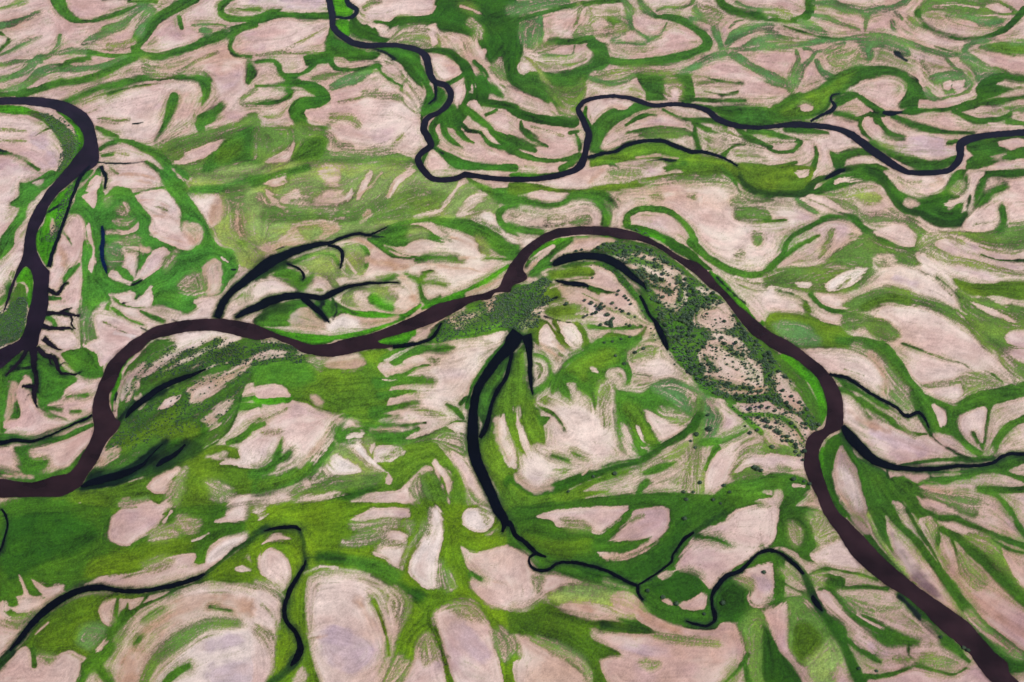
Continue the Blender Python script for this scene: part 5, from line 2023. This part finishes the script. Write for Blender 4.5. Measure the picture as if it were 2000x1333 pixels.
# ------------------------------------------------------------------ trees
def crown_material():
    m, nt, b = new_mat('tree_foliage')
    L = nt.links.new
    geo = node(nt, 'ShaderNodeNewGeometry')
    oi = node(nt, 'ShaderNodeObjectInfo')
    n = node(nt, 'ShaderNodeTexNoise'); n.inputs['Scale'].default_value = .11; n.inputs['Detail'].default_value = 6
    n.inputs['Roughness'].default_value = .75
    L(geo.outputs['Position'], n.inputs['Vector'])
    ad = node(nt, 'ShaderNodeMath', operation='MULTIPLY_ADD')
    L(oi.outputs['Random'], ad.inputs[0]); ad.inputs[1].default_value = .3
    L(n.outputs['Fac'], ad.inputs[2])
    cr = node(nt, 'ShaderNodeValToRGB')
    e = cr.color_ramp.elements
    e[0].position = .36; e[0].color = (.014, .034, .018, 1)
    e[1].position = .95; e[1].color = (.10, .14, .075, 1)
    e2 = e.new(.65); e2.color = (.036, .066, .036, 1)
    L(ad.outputs[0], cr.inputs['Fac'])
    L(cr.outputs['Color'], b.inputs['Base Color'])
    b.inputs['Roughness'].default_value = .85
    b.inputs['Specular IOR Level'].default_value = .2
    return m


def bark_material():
    m, nt, b = new_mat('bark')
    n = node(nt, 'ShaderNodeTexNoise'); n.inputs['Scale'].default_value = 6
    cr = node(nt, 'ShaderNodeValToRGB')
    cr.color_ramp.elements[0].color = (.06, .045, .035, 1)
    cr.color_ramp.elements[1].color = (.16, .13, .1, 1)
    nt.links.new(n.outputs['Fac'], cr.inputs['Fac'])
    nt.links.new(cr.outputs['Color'], b.inputs['Base Color'])
    b.inputs['Roughness'].default_value = .95
    return m


MCR, MBK = crown_material(), bark_material()
_ph = (1 + 5 ** .5) / 2
ICO_V = np.array([(-1, _ph, 0), (1, _ph, 0), (-1, -_ph, 0), (1, -_ph, 0), (0, -1, _ph), (0, 1, _ph), (0, -1, -_ph), (0, 1, -_ph), (_ph, 0, -1), (_ph, 0, 1), (-_ph, 0, -1), (-_ph, 0, 1)], float)
ICO_V /= np.linalg.norm(ICO_V[0])
ICO_F = [(0, 11, 5), (0, 5, 1), (0, 1, 7), (0, 7, 10), (0, 10, 11), (1, 5, 9), (5, 11, 4), (11, 10, 2), (10, 7, 6), (7, 1, 8), (3, 9, 4), (3, 4, 2), (3, 2, 6), (3, 6, 8), (3, 8, 9), (4, 9, 5), (2, 4, 11), (6, 2, 10), (8, 6, 7), (9, 8, 1)]


def subdivide(V, Fs):
    V = [tuple(v) for v in V]
    cache = {}

    def mid(a_, b_):
        key = (min(a_, b_), max(a_, b_))
        if key not in cache:
            p = (np.array(V[a_]) + np.array(V[b_])) / 2
            V.append(tuple(p / np.linalg.norm(p)))
            cache[key] = len(V) - 1
        return cache[key]
    out_ = []
    for a_, b_, c_ in Fs:
        ab, bc, ca = mid(a_, b_), mid(b_, c_), mid(c_, a_)
        out_ += [(a_, ab, ca), (b_, bc, ab), (c_, ca, bc), (ab, bc, ca)]
    return np.array(V), out_


ICO1 = subdivide(ICO_V, ICO_F)


def crown_arrays(r, lobes, leaves, base):
    """foliage of unit radius: a few knobbly leaf masses plus many loose leaf clumps around them"""
    V, Fs = [], []
    for k_ in range(lobes):
        a_ = r.uniform(0, 2 * math.pi)
        d_ = 0 if k_ == 0 else r.uniform(.3, .62)
        c_ = np.array([d_ * math.cos(a_), d_ * math.sin(a_), r.uniform(.62, .95) - .25 * d_])
        s_ = r.uniform(.62, .72) if k_ == 0 else r.uniform(.28, .46)
        bv, bf = base
        rad = s_ * (1 + .22 * r.uniform(-1, 1, len(bv)))[:, None]
        p = bv * rad * np.array([1, 1, .72]) + c_
        o_ = len(V)
        V += [tuple(q_) for q_ in p]
        Fs += [(a + o_, b + o_, c + o_) for a, b, c in bf]
    for k_ in range(leaves):
        th, ph_ = r.uniform(0, 2 * math.pi), math.acos(r.uniform(-.35, 1))
        rr = r.uniform(.82, 1.06)
        c_ = np.array([rr * math.sin(ph_) * math.cos(th), rr * math.sin(ph_) * math.sin(th), .72 + .62 * rr * math.cos(ph_)])
        u_ = r.normal(size=3); u_ /= np.linalg.norm(u_)
        v_ = np.cross(u_, r.normal(size=3)); v_ /= np.linalg.norm(v_)
        s_ = r.uniform(.07, .15)
        o_ = len(V)
        V += [tuple(c_ + s_ * u_), tuple(c_ + s_ * v_), tuple(c_ - s_ * u_ * .8), tuple(c_ - s_ * v_ * .8)]
        Fs += [(o_, o_ + 1, o_ + 2), (o_, o_ + 2, o_ + 3)]
    return np.array(V), np.array(Fs)


def trunk_mesh(r):
    V, Fs = [], []

    def limb(p0, p1, r0, r1, n=6):
        p0, p1 = np.array(p0, float), np.array(p1, float)
        d_ = (p1 - p0) / np.linalg.norm(p1 - p0)
        u_ = np.cross(d_, (.3, .9, .1)); u_ /= np.linalg.norm(u_)
        v_ = np.cross(d_, u_)
        o_ = len(V)
        for p, q in ((p0, r0), (p1, r1)):
            for i in range(n):
                a_ = 2 * math.pi * i / n
                V.append(tuple(p + q * (math.cos(a_) * u_ + math.sin(a_) * v_)))
        for i in range(n):
            Fs.append((o_ + i, o_ + (i + 1) % n, o_ + n + (i + 1) % n, o_ + n + i))
    limb((0, 0, -.08), (.02, 0, .42), .085, .055)
    for k_ in range(4):
        a_ = k_ * 1.6 + r.uniform(-.3, .3)
        limb((.02, 0, .38), (.5 * math.cos(a_), .5 * math.sin(a_), r.uniform(.65, .85)), .045, .018)
    me = bpy.data.meshes.new('trunk')
    me.from_pydata(V, [], Fs)
    me.materials.append(MBK)
    return me


r_ = np.random.default_rng(21)
VAR = []
for k in range(6):
    V_, F_ = crown_arrays(r_, 7, 240, ICO1)
    VAR.append((raw_mesh('crown', V_, F_, [MCR]), trunk_mesh(r_)))


def plant_tree(px, py, dia, label, group):
    X, Y = ground(px, py)
    rad = dia * mpp(py) / 2
    e = bpy.data.objects.new('tree', None)
    bpy.context.scene.collection.objects.link(e)
    e.empty_display_size = 2
    e.location = (X, Y, 0.15)
    e.rotation_euler = (0, 0, random.uniform(0, 6.28))
    e.scale = (rad, rad * random.uniform(.88, 1.1), rad * random.uniform(.9, 1.1))
    tag(e, label, 'tree', group)
    c_, t_ = random.choice(VAR)
    link('crown', c_, e)
    link('trunk', t_, e)


def inside(poly, x_, y_):
    r__ = False
    n = len(poly)
    for i in range(n):
        (x1, y1), (x2, y2) = poly[i], poly[(i + 1) % n]
        if (y1 > y_) != (y2 > y_) and x_ < x1 + (y_ - y1) / (y2 - y1) * (x2 - x1):
            r__ = not r__
    return r__


def at(A, x_, y_):
    return A[int(min(max((y_ - Y0) / STEP, 0), NY - 1)), int(min(max((x_ - X0) / STEP, 0), NX - 1))]


placed = []


def free(x_, y_, d_):
    return all((x_ - a) ** 2 + ((y_ - b) * 1.3) ** 2 > (.42 * (d_ + c)) ** 2 for a, b, c in placed)


count = 0
for label, group, spots in LONE:
    for s in spots:
        plant_tree(s[0], s[1], s[2] * .88, label, group)
        placed.append(s)
        count += 1
cand = []
rt = random.Random(4)
for zi, (zname, label, tlabel, poly, dens, dmin, dmax, bare) in enumerate(THICKETS):
    xs, ys = [p[0] for p in poly], [p[1] for p in poly]
    area = abs(sum(poly[i - 1][0] * poly[i][1] - poly[i][0] * poly[i - 1][1] for i in range(len(poly)))) / 2
    n = int(area * dens)
    zone = []
    for _ in range(n * 14):
        if len(zone) >= n: break
        x_, y_ = rt.uniform(min(xs), max(xs)), rt.uniform(min(ys), max(ys))
        if not inside(poly, x_, y_) or at(wmask, x_, y_) < 2.5: continue
        if at(cov, x_, y_) < .45 and rt.random() > bare: continue
        if mnoise.noise((x_ * .045, y_ * .06, zi)) + rt.uniform(-.5, .5) < -.25: continue
        d_ = dmin + (dmax - dmin) * rt.random() ** 1.8
        if any((x_ - a) ** 2 + ((y_ - b) * 1.3) ** 2 > 0 and (x_ - a) ** 2 + ((y_ - b) * 1.3) ** 2 < (.33 * (d_ + c)) ** 2 for a, b, c in zone[-260:]): continue
        if not free(x_, y_, d_ * .6): continue
        zone.append((x_, y_, d_))
    cand.append(zone)
allc = sorted(((z[2] * (1 + 1e-9), zi, z) for zi, zn in enumerate(cand) for z in zn), key=lambda q: -q[0])
single = set((q[1], q[2]) for q in allc[:max(0, 298 - count)])
BUSH = [crown_arrays(r_, 3, 34, (ICO_V, ICO_F)) for _ in range(10)]
for zi, zone in enumerate(cand):
    zname, label, tlabel = THICKETS[zi][:3]
    VV, FF, off = [], [], 0
    for z in zone:
        x_, y_, d_ = z
        if (zi, z) in single:
            plant_tree(x_, y_, d_, tlabel, 'trees of the ' + zname.replace('_', ' ') + ' %s' % 'ABCDEFGHIJ'[zi] if False else tlabel)
            continue
        V_, F_ = BUSH[rt.randrange(10)]
        X, Y = ground(x_, y_)
        rad = d_ * mpp(y_) / 2
        a_ = rt.uniform(0, 6.28)
        R_ = np.array([[math.cos(a_), -math.sin(a_), 0], [math.sin(a_), math.cos(a_), 0], [0, 0, 1]])
        VV.append((V_ - np.array([0, 0, .25])) @ R_.T * rad * np.array([1, 1, rt.uniform(.7, 1.1)]) + np.array([X, Y, .1]))
        FF.append(F_ + off)
        off += len(V_)
    if VV:
        me = raw_mesh('thicket', np.vstack(VV), np.vstack(FF), [MCR])
        tag(link(zname, me), label, 'thicket', kind='stuff')

# ------------------------------------------------------------------ the air over the plain
HZ = 46000.0
hv = [(x_, y_, z_) for z_ in (-3.0, ALT + 40.0) for x_, y_ in ((-HZ, -HZ), (HZ, -HZ), (HZ, HZ), (-HZ, HZ))]
hme = bpy.data.meshes.new('haze')
hme.from_pydata(hv, [], [(3, 2, 1, 0), (4, 5, 6, 7), (0, 1, 5, 4), (1, 2, 6, 5), (2, 3, 7, 6), (3, 0, 4, 7)])
hmat = bpy.data.materials.new('air')
hmat.use_nodes = True
hnt = hmat.node_tree
hnt.nodes.remove(hnt.nodes['Principled BSDF'])
pv = hnt.nodes.new('ShaderNodeVolumePrincipled')
pv.inputs['Color'].default_value = (.82, .9, 1, 1)
pv.inputs['Density'].default_value = HAZE
pv.inputs['Anisotropy'].default_value = .2
hnt.links.new(pv.outputs['Volume'], hnt.nodes['Material Output'].inputs['Volume'])
hme.materials.append(hmat)
if HAZE > 0:
    tag(link('haze', hme), 'thin bluish air over the far plain', 'haze', kind='stuff')

# ------------------------------------------------------------------ light, sky, camera
sc = bpy.context.scene
EL, AZ = math.radians(56), math.radians(118)        # azimuth clockwise from the view direction
to_sun = Vector((math.cos(EL) * math.sin(AZ), math.cos(EL) * math.cos(AZ), math.sin(EL)))
sl_ = bpy.data.lights.new('sun', 'SUN')
sl_.energy = 4.0
sl_.angle = math.radians(.53)
sl_.color = (1.0, .965, .92)
so_ = bpy.data.objects.new('sun', sl_)
so_.rotation_euler = to_sun.to_track_quat('Z', 'Y').to_euler()
sc.collection.objects.link(so_)
wd = bpy.data.worlds.new('World')
sc.world = wd
wd.use_nodes = True
nt = wd.node_tree
sky = nt.nodes.new('ShaderNodeTexSky')
sky.sky_type = 'NISHITA'
sky.sun_disc = False
sky.sun_elevation = EL
sky.sun_rotation = AZ
sky.altitude = 1000
nt.links.new(sky.outputs['Color'], nt.nodes['Background'].inputs['Color'])
nt.nodes['Background'].inputs['Strength'].default_value = .08
cd = bpy.data.cameras.new('camera')
cd.sensor_width = 36
cd.lens = 18 / math.tan(HFOV / 2)
cd.clip_start = 1
cd.clip_end = 80000
cam = bpy.data.objects.new('camera', cd)
cam.location = (0, 0, ALT)
cam.rotation_euler = (math.pi / 2 - PITCH, 0, 0)
sc.collection.objects.link(cam)
sc.camera = cam
sc.view_settings.view_transform = 'Standard'
sc.view_settings.look = 'None'
sc.view_settings.exposure = EXPOSURE
sc.view_settings.gamma = 1
